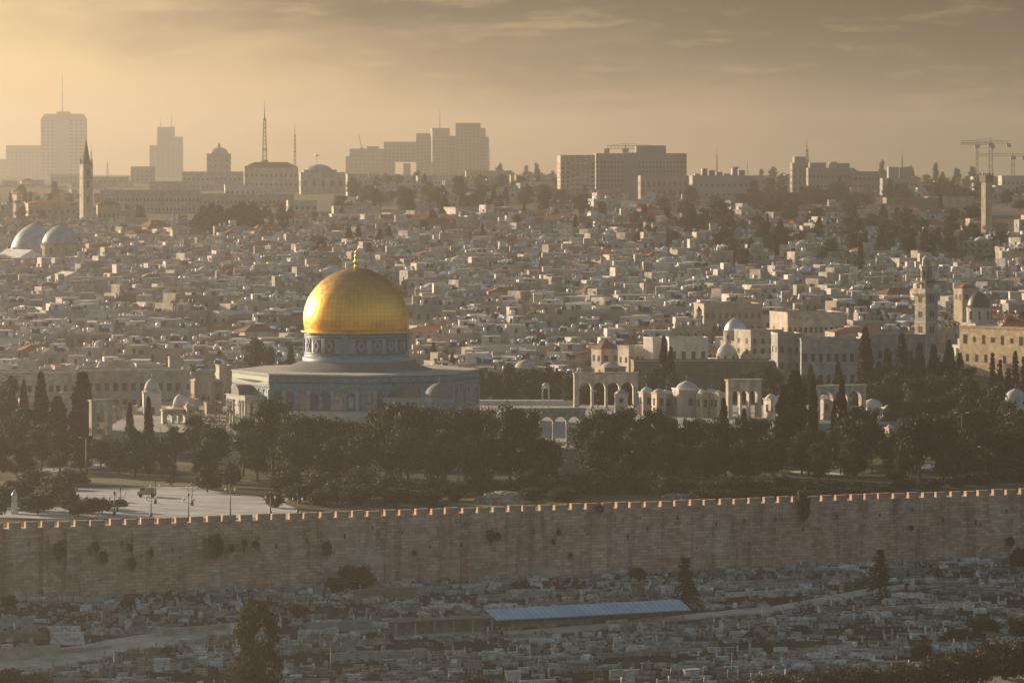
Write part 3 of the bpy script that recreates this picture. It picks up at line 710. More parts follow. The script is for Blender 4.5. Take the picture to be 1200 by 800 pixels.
# tiny arched kiosk and blue capped fountain house
k1 = arcade(635, 644, 452, 458, 478, 950, 1, 'tomb_pale', 'slender white arched kiosk standing alone on the terrace', cols=False, endpier=.25, pier=.1, t=1.2, cornice=False, name='arched_kiosk')
P('cap', k1, 'dome', .85, PZ(452, 950)-PZ(478, 950), .7, 'dome_plaster', 0, .6, n=12, m=5)
def domed(px, ptop, pdrum, pbase, rpx, d, label, bodyw=None, bodytop=None, dome='dome_plaster', body='cream', n=16, drum=None, rot=0, cat='domed building', name='domed_building', depth=None, wins=1, pointy=.15, fin=True, base_z=None, rib=0, scal=False):
    """a dome of radius rpx on a drum on a square body; all heights are given as rows of the picture at distance d"""
    s = d/F; zb = base_z if base_z is not None else PZ(pbase, d); r = rpx*s
    root = thing(name, (PX(px, d), d, zb), radians(rot), label, cat)
    zt, zd = PZ(ptop, d)-zb, PZ(pdrum, d)-zb; zbod = (PZ(bodytop, d)-zb) if bodytop else zd
    if bodytop:
        P('drum', root, 'lathe', [(r*1.06, zbod-.2), (r*1.06, zd-.15), (r*1.12, zd-.12), (r*1.12, zd)], drum or body, n=n if not scal else 12, sm=False)
        for k in range(8):
            a = 2*pi*(k+.5)/8
            if sin(a) < .3 and zd-zbod > 1.0: piece('drum_window', root, 'window_dark', r*1.05*cos(a), r*1.05*sin(a), (zd+zbod)/2, .5, .5, (zd-zbod)*.5, a)
    P('dome', root, 'dome', r, zd, zt-zd, dome, n=max(20, n), m=9, pointy=pointy, rib=rib)
    if fin: P('finial', root, 'lathe', [(.14*r**.4, zt-.15), (.06, zt+.35*r**.5), (.14, zt+.45*r**.5), (.02, zt+.8*r**.5)], 'steel', n=6)
    w = (bodyw or rpx*2.2)*s; dp = depth*s if depth else w
    c, s2 = cos(radians(rot)), abs(sin(radians(rot))); w = (w-dp*s2)/c if w > dp*s2*1.2 else w
    P('body', root, 'box', -w/2, w/2, -dp/2, dp/2, min(-1.5, gz(PX(px, d), d)-zb-1), zbod-.01, body)
    P('cornice', root, 'box', -w/2-.15, w/2+.15, -dp/2-.15, dp/2+.15, zbod-.005, zbod+.25, body)
    hh = zbod
    for i in range(wins):
        x = -w/2+w*(i+.5)/wins
        piece('window', root, 'window_dark', x, -dp/2-.02, hh*.55, min(.9, w/wins*.4), .12, min(1.6, hh*.4))
        if i == 0: piece('window', root, 'window_dark', -w/2-.02, 0, hh*.55, .12, min(.9, dp*.3), min(1.6, hh*.4))
    return root
domed(728, 456, 462, 476, 7.5, 930, 'round kiosk with dark blue-grey cap in front of the four-arched arcade', dome='dome_blue', body='white', bodyw=15, name='kiosk', cat='kiosk')
domed(758, 453, 460, 480, 7.5, 925, 'low domed cell beside the four-arched arcade', bodyw=19, rot=15)
domed(772, 455, 461, 482, 7.5, 920, 'sunlit domed cell with one small window, second of the row', bodyw=17, rot=20)
domed(781, 456, 462, 482, 7, 924, 'smaller grey domed cell third in the row', bodyw=16, rot=12, body='grey')
domed(805, 446, 456, 487, 13, 920, 'large white domed shrine tallest of the small domes', bodyw=34, rot=12, body='white', n=12)
domed(823, 456, 461, 486, 5.5, 915, 'tiny sunlit domed cell right of the large white domed shrine', bodyw=15, rot=25)
domed(834, 455, 459, 486, 7, 917, 'low domed stone cell with pillared face', bodyw=22, rot=22, wins=3)
domed(843, 457, 461, 487, 5, 913, 'small domed cell touching the three-arched arcade', bodyw=14, rot=25)
domed(904, 461, 468, 490, 7.5, 912, 'sunlit domed cell right of the three-arched arcade', bodyw=18, rot=25, wins=2)
domed(913, 462, 470, 492, 6, 900, 'small domed cell half hidden by the tall dark tree', bodyw=14, rot=25)
domed(1022, 467, 477, 494, 13, 925, 'wide pale dome low among the dark trees', bodyw=30, rot=15, fin=False)
domed(1040, 474, 478, 492, 4, 915, 'tiny pale dome next to the wide pale dome', bodyw=12, rot=15, fin=False)
domed(966, 462, 468, 486, 9, 908, 'sunlit low domed building between two slim cypresses', bodyw=24, rot=25, wins=2)
domed(1190, 455, 468, 490, 13, 955, 'round white dome above the trees at the edge of view', bodyw=32, rot=15, body='white', bodytop=474)
domed(1043, 497, 502, 512, 5, 842, 'little cream domed fountain beside the bushy round trees', bodyw=11, rot=20, name='fountain_house', cat='fountain', body='tan')
domed(178, 443, 456, 505, 9, 925, 'slim white domed tower between the cypresses', bodyw=24, bodytop=460, rot=8, body='white', wins=1, name='domed_tower', cat='tower', drum='white')
domed(211, 461, 474, 484, 8.5, 905, 'cream domed chamber above the sunlit porch', bodyw=32, rot=18, body='cream', bodytop=478)
domed(222, 470, 477, 486, 5.5, 893, 'smaller dome beside the cream domed chamber', bodyw=13, rot=18)
domed(165, 287, 297, 310, 13, 1540, 'low blue-grey dome in front of the sunlit church facade', bodyw=34, dome='dome_blue', pointy=.3, wins=2)
domed(119, 422, 433, 446, 6, 1045, 'small white round dome on the pale western building', bodyw=14, body='white')
domed(112, 391, 398, 412, 11, 1210, 'shallow white dome on the sunlit cream house', bodyw=30, pointy=.1, rot=14, fin=False)
domed(862, 371, 388, 404, 13.5, 1110, 'tall silver dome rising over pale stone houses', bodyw=34, bodytop=400, dome='silver', body='cream', drum='cream', rot=25, pointy=.25, name='silver_domed_church', cat='church')
lm(862, 385, 'silver dome')
domed(852, 402, 415, 432, 12, 1078, 'cream stone dome on a flat block below the silver dome', bodyw=44, bodytop=421, body='white', rot=10)
domed(1147, 342, 360, 392, 13.5, 1175, 'black dome with spiked finial on a white scalloped drum', bodyw=40, bodytop=379, dome='dome_dark', drum='white', body='cream', rot=20, name='black_domed_building', pointy=.05)
lm(1147, 352, 'black dome')
domed(616, 421, 431, 442, 13, 1045, 'broad pale dome behind the dark trees of the platform', bodyw=40, fin=False)
domed(715, 424, 430, 442, 11, 1040, 'low white dome behind the four-arched arcade', bodyw=36, body='tan', fin=False, rot=18)
domed(40, 262, 298, 306, 28, 1500, 'huge grey church dome, the broader of two side by side', dome='dome_blue', bodyw=62, pointy=.12, rib=.01, n=28, body='tan', name='domed_church', cat='church')
lm(35, 280, 'huge grey church dome')
domed(71, 263, 286, 306, 22, 1470, 'grey church dome with arched drum beside the huge grey dome', dome='dome_blue', bodyw=52, bodytop=303, n=24, body='tan', drum='cream', pointy=.2, name='domed_church', cat='church')
# gold cross on its dome
# ------------------------------------------------------------------ general building
def building(px0, px1, ptop, pbase, d, label, cat='building', name='building', rot=12, mat='cream', depth=None, rows=2, cols=4, scols=2, roof=None, sub=None, wsize=None, roofpx=None, parts=(), roofmat='roof_tile', wmat='window_dark', base_drop=3, wtop=.12, arched=False, extra=None, mark=None, group=None, frames=False):
    s = d/F; W = (px1-px0)*s; th = radians(rot); zb = PZ(pbase, d); h = PZ(ptop, d)-zb
    dp = depth if depth else min(W*.7, 14)
    if abs(sin(th)) > .01: dp = min(dp, W*.55/abs(sin(th)))
    w = max(1.0, (W-dp*abs(sin(th)))/cos(th))
    root = thing(name, (PX((px0+px1)/2, d), d, zb), th, label, cat, group)
    P('wall', root, 'box', -w/2, w/2, -dp/2, dp/2, -base_drop if base_drop == 0 else min(-base_drop, gz(PX((px0+px1)/2, d), d)-zb-2), h, mat)
    if roof is None:
        b = MB(); q = .35
        b.box(-w/2-.08, w/2+.08, -dp/2-.08, -dp/2+q, h+.003, h+.55, mat); b.box(-w/2-.08, w/2+.08, dp/2-q, dp/2+.08, h+.003, h+.55, mat)
        b.box(-w/2-.08, -w/2+q, -dp/2+q, dp/2-q, h+.003, h+.55, mat); b.box(w/2-q, w/2+.08, -dp/2+q, dp/2-q, h+.003, h+.55, mat); b.build('parapet', root)
        P('roof', root, 'box', -w/2+q, w/2-q, -dp/2+q, dp/2-q, h+.002, h+.12, 'roof_plaster')
    else:
        rh = (roofpx or 5)*s; b = MB(); e = .35
        b.hip(-w/2-e, w/2+e, -dp/2-e, dp/2+e, h+.003, rh, roofmat, gable=roof == 'gable'); b.build('roof', root)
    L = []
    if rows and cols:
        fh = h*(1-wtop)/rows; ws = wsize or (min(1.1, w/cols*.42), min(1.5, fh*.5))
        for r_ in range(rows):
            z = h*(1-wtop)-fh*(r_+.5)
            for c_ in range(cols): L.append((-w/2+w*(c_+.5)/cols, -dp/2-.015, z, ws[0], .12, ws[1]))
            for c_ in range(scols): L.append((-w/2-.015, -dp/2+dp*(c_+.5)/scols, z, .12, min(ws[0], dp/scols*.5), ws[1]))
    windows(root, L, mat=wmat)
    root['_s'] = 0; del root['_s']
    if mark: lm(*mark)
    return root, w, dp, h
def topbox(root, x0, x1, y0, y1, z0, z1, mat, name='roof_room'): return P(name, root, 'box', x0, x1, y0, y1, z0, z1, mat)
def mast(px, ptop, pbase, d, label, r=.5, name='radio_mast', lattice=True, cat='mast', mat='mast_paint', plat=()):
    z0 = gz(PX(px, d), d)-.5; h = PZ(ptop, d)-z0; root = thing(name, (PX(px, d), d, z0), .3, label, cat)
    b = MB()
    if lattice:
        n = max(4, int(h/3)); w = r
        c = lambda z, k: (w*(1-.75*z/h)*(1, 1, -1, -1)[k], w*(1-.75*z/h)*(1, -1, -1, 1)[k], z)
        for i in range(n):
            za, zb_ = h*.8*i/n, h*.8*(i+1)/n
            for k in range(4):
                b.tube(c(za, k), c(zb_, k), .12*r+.05, mat, 4); b.tube(c(za, k), c(zb_, (k+1) % 4), .07*r+.03, mat, 3)
        b.build('lattice', root)
        P('spike', root, 'tube', (0, 0, h*.78), (0, 0, h), .2*r+.05, mat, 5, .05)
    else:
        b.tube((0, 0, -2), (0, 0, h), r, mat, 6, r*.4); b.build('pole', root)
    for f_, rr in plat: P('antenna_platform', root, 'lathe', [(rr, h*f_), (rr, h*f_+.5*rr)], mat, n=8)
    return root
def crane(px, ptop, pbase, d, j0, j1, pj, label, r=1.0, slant=0):
    z0 = gz(PX(px, d), d)-.5; h = PZ(pj, d)-z0; ht = PZ(ptop, d)-z0; root = thing('tower_crane', (PX(px, d), d, z0), 0, label, 'crane'); s = d/F
    b = MB(); n = max(3, int(h/4))
    for i in range(n):
        za, zb_ = h*i/n, h*(i+1)/n
        for k in range(4):
            p = lambda kk, z: (r*(1, 1, -1, -1)[kk % 4], r*(1, -1, -1, 1)[kk % 4], z)
            b.tube(p(k, za), p(k, zb_), .22, 'mast_paint', 4); b.tube(p(k, za), p(k+1, zb_), .14, 'mast_paint', 3)
    b.build('mast', root)
    x0, x1 = (j0-px)*s, (j1-px)*s; b = MB(); sl = slant
    for xa, xb in ((x0, x1),):
        m_ = 16
        for i in range(m_):
            a, c_ = xa+(xb-xa)*i/m_, xa+(xb-xa)*(i+1)/m_; za, zc = h+a*sl, h+c_*sl
            for yy in (-.8, .8): b.tube((a, yy, za), (c_, yy, zc), .2, 'mast_paint', 4); b.tube((a, yy, za), ((a+c_)/2, 0, (za+zc)/2+1.5), .12, 'mast_paint', 3)
            b.tube((a, 0, za+1.5), (c_, 0, zc+1.5), .2, 'mast_paint', 4)
    b.build('jib', root)
    short = x0 if abs(x0) < abs(x1) else x1
    P('counterweight', root, 'box', short-1.5, short+1.5, -1.3, 1.3, h-2.6, h-.1, 'steel')
    P('cab', root, 'box', -1.8, 1.8, -1.8, 1.8, h-2.2, h+.2, 'steel')
    b = MB(); b.tube((0, 0, h), (0, 0, ht), .5, 'mast_paint', 4, .2)
    for e in (x0*.85, x1*.75): b.tube((0, 0, ht), (e, 0, h+1.5+e*sl), .1, 'mast_paint', 3)
    b.build('apex_stays', root)
# ------------------------------------------------------------------ skyline
TC = 'tower_concrete'; TD = 'tower_dark'
def slab_tower(px0, px1, ptop, pbase, d, label, rows, cols, rot=0, mat=TC, **k):
    return building(px0, px1, ptop, pbase, d, label, cat='tower', name='tower_block', rot=rot, mat=mat, rows=rows, cols=cols, depth=k.pop('depth', 18), **k)
slab_tower(-14, 8, 187, 225, 5400, 'hazy low tower cut by the edge of view beside a flat block', 8, 4)
r_, w, dp, h = slab_tower(8, 47, 171, 225, 5300, 'plain hazy slab tower with a lower wing beside the tall hotel', 12, 8, mark=(27, 190, 'plain slab tower'))
P('side_wing', r_, 'box', w/2, w/2+5, -8, 8, -3, h-6, TC)
r_, w, dp, h = slab_tower(49, 101, 138, 225, 5200, 'tall pale hotel tower with chamfered top and thin antenna', 1, 1, cols_=0) if False else building(49, 101, 140, 222, 5200, 'tall pale hotel tower with chamfered top and thin antenna', cat='tower', name='hotel_tower', rot=0, mat=TC, depth=24, rows=0, cols=0, roof='hip', roofpx=.1, roofmat=TC, mark=(75, 170, 'tall hotel tower'))
P('chamfered_top', r_, 'box', -w/2+.003, w/2-.003, -12, 12, h+.2, h+6.8, TC, top=.84)
P('central_pier', r_, 'box', -w*.13, w*.1, -13.2, -11.9, -3, h+7.5, TC)
P('roof_room', r_, 'box', -w*.16, w*.14, -5, 5, h+6.8, h+9.6, TC)
P('antenna', r_, 'tube', (-2, 0, h+9), (-2, 0, h+58), .6, 'mast_paint', 6, .2)
L = []
for i in range(20):
    for c_ in (-.44, -.34, -.24, .19, .30, .41): L.append((c_*w, -12.05, h-2-i*4.4, w*.055, .2, 2.1))
windows(r_, L)
r_, w, dp, h = building(176, 214, 171, 212, 5100, 'stepped hazy tower with two short antennas', cat='tower', name='tower_block', rot=0, mat=TC, depth=18, rows=0, cols=0, mark=(195, 175, 'stepped tower'))
P('upper_block', r_, 'box', -w*.28, w*.5-.2, -7, 7, h, h+11, TC); P('top_block', r_, 'box', -w*.27, w*.25, -6, 6, h+11, h+23, TC)
for x, q in ((-w*.18, 34), (w*.16, 41)): P('antenna', r_, 'tube', (x, 0, h+23), (x, 0, h+q), .4, 'mast_paint', 5, .2)
L = [(-w*.4+w*.8*c_/5, -9.05, h-3-i*3.4, 1.0, .15, 1.7) for i in range(9) for c_ in range(6)]; windows(r_, L)
building(154, 181, 196, 218, 3300, 'low stepped block at the foot of the stepped tower', rot=0, mat=TC, rows=4, cols=5)
building(60, 98, 205, 224, 3400, 'broad low block below the tall hotel tower', rot=0, mat=TC, rows=4, cols=7)
building(110, 150, 208, 226, 3000, 'low flat building right of the church spire', rot=0, mat='tan', rows=3, cols=7)
r_, w, dp, h = building(243, 270, 181, 212, 3000, 'hazy stepped baroque-looking block with rounded crown', rot=0, mat=TC, rows=4, cols=4)
P('rounded_crown', r_, 'dome', w*.42, h, 5.2, TC, n=20, pointy=.0); P('lantern', r_, 'lathe', [(1.2, h+4.8), (1.0, h+7.2), (.2, h+8.6)], TC, n=8)
building(213, 300, 202, 232, 2700, 'long flat-roofed institution with bright roof edge below the rounded crown', rot=4, mat='cream', rows=3, cols=16, scols=1)
building(285, 350, 196, 232, 2500, 'institution with dull red hipped roof and many windows', rot=5, mat='cream', rows=3, cols=11, roof='hip', roofpx=6, scols=1)
r_, w, dp, h = building(350, 405, 203, 238, 2400, 'large stone institution with wide shallow dome on its roof', rot=6, mat='cream', rows=2, cols=5, wsize=(1.8, 3), depth=16, mark=(375, 205, 'shallow-domed institution'))
P('dome', r_, 'dome', 8.4, h+.5, 4.6, 'dome_blue', -2, 0, n=28, pointy=0); P('dome_base', r_, 'box', -11, 8, -7, 7, h+.2, h+2.0, 'tan')
P('flagstaff', r_, 'tube', (-3, 0, h+4), (-3, 0, h+10), .12, 'mast_paint', 4); P('rooftop_dish', r_, 'lathe', [(.2, h+9.5), (1.6, h+10.6)], 'dish', -3, 0, n=10)
building(405, 432, 205, 238, 2300, 'pale block right of the shallow-domed institution', rot=8, mat='cream', rows=3, cols=4)
building(118, 235, 224, 262, 2050, 'very long stone institution with two rows of small windows', rot=3, mat='cream', rows=3, cols=26, depth=14, scols=1, mark=(170, 240, 'long stone institution'))
building(232, 345, 228, 262, 1980, 'long pale wing with small windows behind the cypress clump', rot=4, mat='cream', rows=3, cols=22, depth=14, scols=1)
building(175, 226, 214, 240, 2300, 'terrace block with a dark colonnaded gallery', rot=3, mat='cream', rows=1, cols=9, wsize=(2.2, 2.6))
building(262, 300, 218, 240, 2200, 'pale stepped block above the long wings', rot=6, mat='white', rows=2, cols=6)
building(335, 372, 236, 258, 1900, 'pale block with flat bright roof right of the cypress clump', rot=8, mat='cream', rows=2, cols=5)
building(388, 446, 243, 262, 1850, 'flat stone block with white roof edge below the dark tree belt', rot=6, mat='cream', rows=1, cols=7)
building(385, 480, 252, 276, 1760, 'broad windowless pale building with big flat grey roof', rot=6, mat='white', rows=1, cols=6, depth=18)
# middle cluster
D = 4200
r_, w, dp, h = slab_tower(410, 450, 175, 222, D, 'hazy plain slab with a lower edge at the cluster of towers', 9, 8, depth=16, mat=TD)
P('side_wing', r_, 'box', -w/2-4, -w/2, -6, 6, -3, h-7, TD); P('roof_room', r_, 'box', 0, w*.35, -4, 4, h+.3, h+3, TD)
building(450, 505, 167, 190, D+10, 'long hazy block bridging between towers over an open gap', cat='tower', name='tower_block', rot=0, mat=TD, rows=5, cols=12, depth=14, base_drop=0, wsize=(1.2, 1.5))
building(450, 463, 190, 222, D+10, 'narrow hazy block at the near side of the open gap', rot=0, mat=TD, rows=7, cols=3, depth=13, base_drop=0)
building(473, 481, 192, 222, D+11, 'slim hazy block in the middle of the open gap', rot=0, mat=TD, rows=7, cols=2, depth=12)
r_, w, dp, h = slab_tower(488, 506, 157, 222, D-20, 'stepped hazy tower with flat top beside the antenna tower', 14, 4, mat=TD, mark=(497, 170, 'tower cluster'))
r_, w, dp, h = slab_tower(504, 527, 151, 222, D-40, 'hazy tower carrying a tall thin antenna', 15, 4, rot=8, mat=TD)
P('antenna', r_, 'tube', (0, 0, h), (0, 0, h+19), .45, 'mast_paint', 5, .15)
slab_tower(526, 537, 160, 222, D-30, 'low link block with balconies between two towers', 12, 3, mat=TD)
r_, w, dp, h = slab_tower(534, 563, 145, 222, D-60, 'highest hazy tower of the cluster with flat parapet', 17, 6, rot=0, mat=TD, mark=(548, 165, 'highest tower'))
r_, w, dp, h = slab_tower(561, 569, 151, 222, D-70, 'narrow hazy tower joined to the highest tower', 15, 2, mat=TD)
r_, w, dp, h = slab_tower(567, 573, 161, 222, D-75, 'tower edge stacked with curved balconies', 2, 1, mat=TD)
for i in range(13): P('balcony', r_, 'box', -1, w/2+1.6, -10.5, 6, 3+i*2.9, 4+i*2.9, TC)
for q in ((440, 482, 206, 232, 2600, 'ribbed pale facade below the open gap', 'cream', 3, 12), (480, 545, 206, 230, 2700, 'pale pleated facade below the tower cluster', 'cream', 2, 18), (545, 600, 201, 228, 2600, 'broad low pale block under the highest tower', 'tan', 3, 10), (597, 650, 206, 226, 2500, 'dim low block right of the tower cluster', 'tan', 2, 9), (610, 650, 214, 232, 2300, 'small dim block in front of the ridge trees', 'cream', 2, 6)):
    building(q[0], q[1], q[2], q[3], q[4], q[5], rot=3, mat=q[6], rows=q[7], cols=q[8], scols=1)
domed(451, 203, 212, 226, 7, 2450, 'dim domed church below the cluster of towers', bodyw=18, bodytop=216, dome='dome_dark', body='cream', rot=10, name='domed_church', cat='church')
# big hotel
hr, w, dp, h = building(653, 697, 183, 236, 2250, 'wing of the big hotel with rows of pale balconies', cat='hotel', name='hotel_wing', rot=6, mat='tan', rows=9, cols=7, depth=16, mark=(675, 200, 'hotel balcony wing'))
for i in range(7): P('balcony', hr, 'box', -w*.22, w*.3, -9.3, -8.02, 5+i*2.5, 5.9+i*2.5, 'cream')
hr, w, dp, h = building(696, 804, 181, 236, 2270, 'long many-windowed main block of the big hotel', cat='hotel', name='hotel_block', rot=3, mat=TD, rows=9, cols=26, depth=18, mark=(750, 200, 'big hotel'))
P('roof_room', hr, 'box', -w*.05, w*.28, -5, 5, h+.2, h+4.6, TD); P('central_pier', hr, 'box', -w*.2, -w*.05, -10, -9, -3, h+.9, TD)
building(748, 812, 207, 240, 2180, 'lower annex in front of the big hotel with pilasters', rot=4, mat='tan', rows=3, cols=10, wsize=(1.1, 2.6))
jr, w, dp, h = building(808, 877, 207, 245, 2150, 'dark flat block crowded with roof machinery right of the hotel', rot=5, mat=TD, rows=3, cols=10, mark=(842, 215, 'dark roof-machinery block'))
for i in range(7):
    x = -w*.4+w*.8*i/6; P('roof_machine', jr, 'box', x-1.2, x+1.4, -3, 2, h+.2, h+1.5+(i*7 % 4)*.9, 'steel')
P('rooftop_dish', jr, 'lathe', [(.1, h+3.5), (2.2, h+5), (2.4, h+5.1)], 'dish', w*.3, 0, n=12)
kr, w, dp, h = building(926, 946, 192, 226, 2350, 'dark square tower at the head of the long ridge building', rot=8, mat=TD, rows=4, cols=3, name='square_tower', cat='tower', mark=(936, 200, 'dark square tower'))
P('roof_room', kr, 'box', -3, 3, -3, 3, h+.2, h+4, TD)
kr, w, dp, h = building(944, 1000, 198, 224, 2340, 'long ridge building with boxy roof rooms', rot=4, mat=TD, rows=2, cols=12)
for a, b_, q in ((-.45, -.1, 3.5), (.0, .15, 4), (.18, .42, 3.2)): P('roof_room', kr, 'box', w*a, w*b_, -4, 4, h+.2, h+q, TD)
building(998, 1030, 202, 224, 2330, 'ridge building with open pergola frame on top', rot=4, mat=TD, rows=2, cols=6)
kr, w, dp, h = building(1031, 1074, 210, 228, 2400, 'ridge block with two square roof towers', rot=4, mat=TD, rows=2, cols=9)
for a in (-.15, .2): P('roof_room', kr, 'box', w*a-3, w*a+3, -3, 3, h+.2, h+7, TD)
building(1138, 1172, 208, 236, 2600, 'dim flat block behind the crowned stone tower', rot=3, mat=TC, rows=3, cols=8)
building(1171, 1215, 207, 236, 2500, 'pale flat block at the edge of view under the cranes', rot=3, mat=TC, rows=3, cols=8)
building(1085, 1140, 232, 262, 1950, 'long plain stone wall-like building on the ridge', rot=2, mat='tan', rows=1, cols=6)
building(1036, 1100, 233, 262, 1930, 'long stone ridge building above the tree belt', rot=2, mat='brown', rows=1, cols=7)
building(868, 905, 207, 226, 2400, 'small dim building among ridge trees by the dark block', rot=2, mat=TD, rows=2, cols=5)
# modest apartment blocks along the ridge
rg = random.Random(17); RID = []
for x0_, x1_, pt_, pb_, d_, n_ in ((-10, 160, 214, 232, 2900, 11), (-10, 120, 226, 246, 2300, 7), (330, 480, 205, 222, 2900, 8), (395, 660, 208, 226, 2500, 12), (800, 940, 208, 222, 2600, 7), (1020, 1210, 212, 226, 2700, 10), (860, 1160, 222, 240, 2250, 7)):
    for i in range(n_):
        px = x0_+(x1_-x0_)*(i+rg.uniform(.1, .9))/n_; w_ = rg.uniform(9, 20); t_ = pt_+rg.uniform(-3, 5)
        r_ = building(px-w_/2, px+w_/2, t_, pb_, d_+rg.uniform(-90, 90), 'x', cat='apartment block', name='apartment_block', rot=rg.uniform(-10, 30), mat=rg.choice(('cream', 'tan', 'grey', 'cream')), rows=rg.choice((2, 3)), cols=rg.choice((3, 4, 5, 6)), scols=1, roof=rg.choice((None, None, 'hip')), roofpx=3, group='apartment blocks along the ridge')[0]
        RID.append((r_, 'small hazy apartment block', 8))
# crowned tower
d = 1650; z0 = PZ(262, d); ct = thing('crowned_tower', (PX(1156, d), d, z0), radians(30), 'slender stone tower with a wider crowned top above the ridge trees', 'tower')
P('shaft', ct, 'box', -1.5, 1.5, -1.5, 1.5, -9, 16.5, 'tan'); P('crown', ct, 'box', -1.9, 1.9, -1.9, 1.9, 16.5, 19, 'brown', top=1.08)
for k in range(4):
    for j in range(3):
        x = (-1.7, 0, 1.7)[j]; q = MB(); q.box(x-.3, x+.3, -1.95, -1.5, 19, 20, 'brown'); o = q.build('battlement', ct); o.rotation_euler = (0, 0, pi/2*k)
lm(1156, 225, 'crowned tower')
mast(310, 118, 197, 2600, 'tallest lattice radio mast above the red-roofed institution', r=1.6, plat=((.32, 2.4), (.45, 1.8), (.7, .9)), cat='radio mast')
mast(345.5, 142, 197, 2600, 'thin radio mast right of the tallest lattice mast', r=.8, plat=((.55, .8),), cat='radio mast')
mast(107, 168, 215, 3400, 'pair-like slim antenna right of the church spire', r=1.0)
mast(126, 186, 215, 3300, 'short slim antenna in the gap right of the church spire', r=.8)
mast(945.5, 162, 196, 2350, 'lattice mast on the dark square tower ridge', r=1.2)
mast(1057, 173, 212, 2450, 'needle mast behind the ridge block with two roof towers', r=.7)
mast(840, 170, 210, 2400, 'needle mast above the dark roof-machinery block', r=.5)
mast(876, 190, 210, 2300, 'short whip antenna at the end of the dark block', r=.35, lattice=False)
mast(433, 196, 225, 3000, 'short thin antenna before the slab tower', r=.3, lattice=False)
crane(733, 168, 186, 2300, 711, 779, 174, 'tower crane with long level jib over the big hotel')
crane(1161, 162, 215, 2800, 1126, 1182, 168, 'tallest tower crane with level jib near the edge of view', r=1.1)
crane(1145, 168, 215, 3000, 1126, 1163, 170, 'thinner tower crane just behind the tallest crane', r=.7)
crane(1187, 178, 212, 2900, 1145, 1200, 183, 'short tower crane at the extreme edge of view', r=1.0)
c = thing('luffing_crane', (PX(424, D), D+6, PZ(175, D)), 0, 'slanting crane jib rising from the hazy slab tower', 'crane')
P('jib', c, 'tube', (0, 0, 0), (-3.4, 0, 15), .6, 'mast_paint', 4, .35); P('base', c, 'box', -2, 2, -2, 2, -1, 1.5, 'steel')
# church with spire
d = 1750; z0 = PZ(248, d); s = d/F
sp = thing('church_spire', (PX(101, d), d, z0), radians(28), 'tall church bell tower with dark pointed spire, its side in sun', 'church tower')
P('tower', sp, 'box', -2.15, 2.15, -2.15, 2.15, -11, 20, 'cream'); P('spire', sp, 'lathe', [(2.15, 20), (1.35, 23.5), (.05, 30.5)], 'dome_dark', n=8, sm=False)
for x, y in ((-1.8, -1.8), (1.8, -1.8), (-1.8, 1.8), (1.8, 1.8)): P('pinnacle', sp, 'lathe', [(.4, 20), (.35, 21.5), (.02, 23)], 'cream', x, y, n=6)
for z in (5, 11.5, 16.5):
    piece('belfry_window', sp, 'window_dark', 0, -2.17, z, 1.2, .1, 3); piece('belfry_window', sp, 'window_dark', -2.17, 0, z, .1, 1.2, 3)
for z in (8.5, 14, 19.6): P('string_course', sp, 'box', -2.3, 2.3, -2.3, 2.3, z, z+.35, 'tan')
lm(101, 205, 'church spire')
building(28, 92, 238, 256, 1800, 'long church hall with dull red roof below the spire', rot=12, mat='tan', rows=1, cols=8, roof='hip', roofpx=4)
building(112, 142, 240, 262, 1780, 'red-roofed hall right of the church spire', rot=10, mat='tan', rows=1, cols=5, roof='hip', roofpx=5)
building(15, 26, 238, 260, 1820, 'narrow sunlit gabled chapel at the far end', rot=35, mat='cream', rows=1, cols=1, roof='gable', roofpx=3)
# slender belfry with needle spire
d = 1560; z0 = PZ(302, d); b_ = thing('belfry', (PX(204, d), d, z0), radians(30), 'slender pale belfry with needle spire, sunlit on one side', 'bell tower')
P('shaft', b_, 'box', -1.25, 1.25, -1.25, 1.25, -2, 10.5, 'cream'); P('spire', b_, 'lathe', [(1.15, 10.5), (.9, 13), (.7, 15), (.05, 20.5)], 'dome_plaster', n=8, sm=False)
for z in (4, 8): piece('belfry_window', b_, 'window_dark', 0, -1.27, z, .7, .1, 1.6)
lm(204, 275, 'slender belfry')
building(147, 178, 273, 298, 1560, 'sunlit golden church facade with tall gabled centre', rot=42, mat='cream', rows=1, cols=3, roof='gable', roofpx=4, wsize=(1.2, 3), mark=(162, 282, 'sunlit church facade'))
building(228, 236, 280, 305, 1540, 'narrow sunlit tower house right of the slender belfry', rot=35, mat='cream', rows=2, cols=1)
building(-10, 56, 302, 326, 1440, 'large hall with long bright sheet roof sloping down', rot=30, mat='tan', rows=1, cols=8, roof='gable', roofpx=10, roofmat='tank_white', depth=24, mark=(25, 305, 'bright sheet-roofed hall'))
building(47, 115, 328, 350, 1350, 'broad white gabled hall with pillared sunlit end', rot=20, mat='white', rows=1, cols=3, roof='gable', roofpx=10, roofmat='white', depth=16, mark=(82, 332, 'white gabled hall'))
building(174, 200, 326, 345, 1360, 'small sunlit tower house beyond the white gabled hall', rot=38, mat='cream', rows=1, cols=2)
r_, w, dp, h = building(101, 131, 358, 378, 1290, 'two-step white house with bright walls', rot=25, mat='white', rows=1, cols=3, mark=(116, 362, 'two-step white house'))
P('upper_room', r_, 'box', -w*.45, w*.1, -2, 3, h+.3, h+3.2, 'white')
building(194, 276, 388, 412, 1200, 'long blank-walled hall with dull red roof behind the cypresses', rot=8, mat='cream', rows=0, cols=0, roof='hip', roofpx=9, mark=(235, 395, 'long blank-walled hall'))
building(272, 322, 388, 414, 1165, 'sunlit house with red hipped roof left of the gold dome', rot=28, mat='cream', rows=1, cols=3, roof='hip', roofpx=7, mark=(297, 395, 'red-roofed house by the gold dome'))
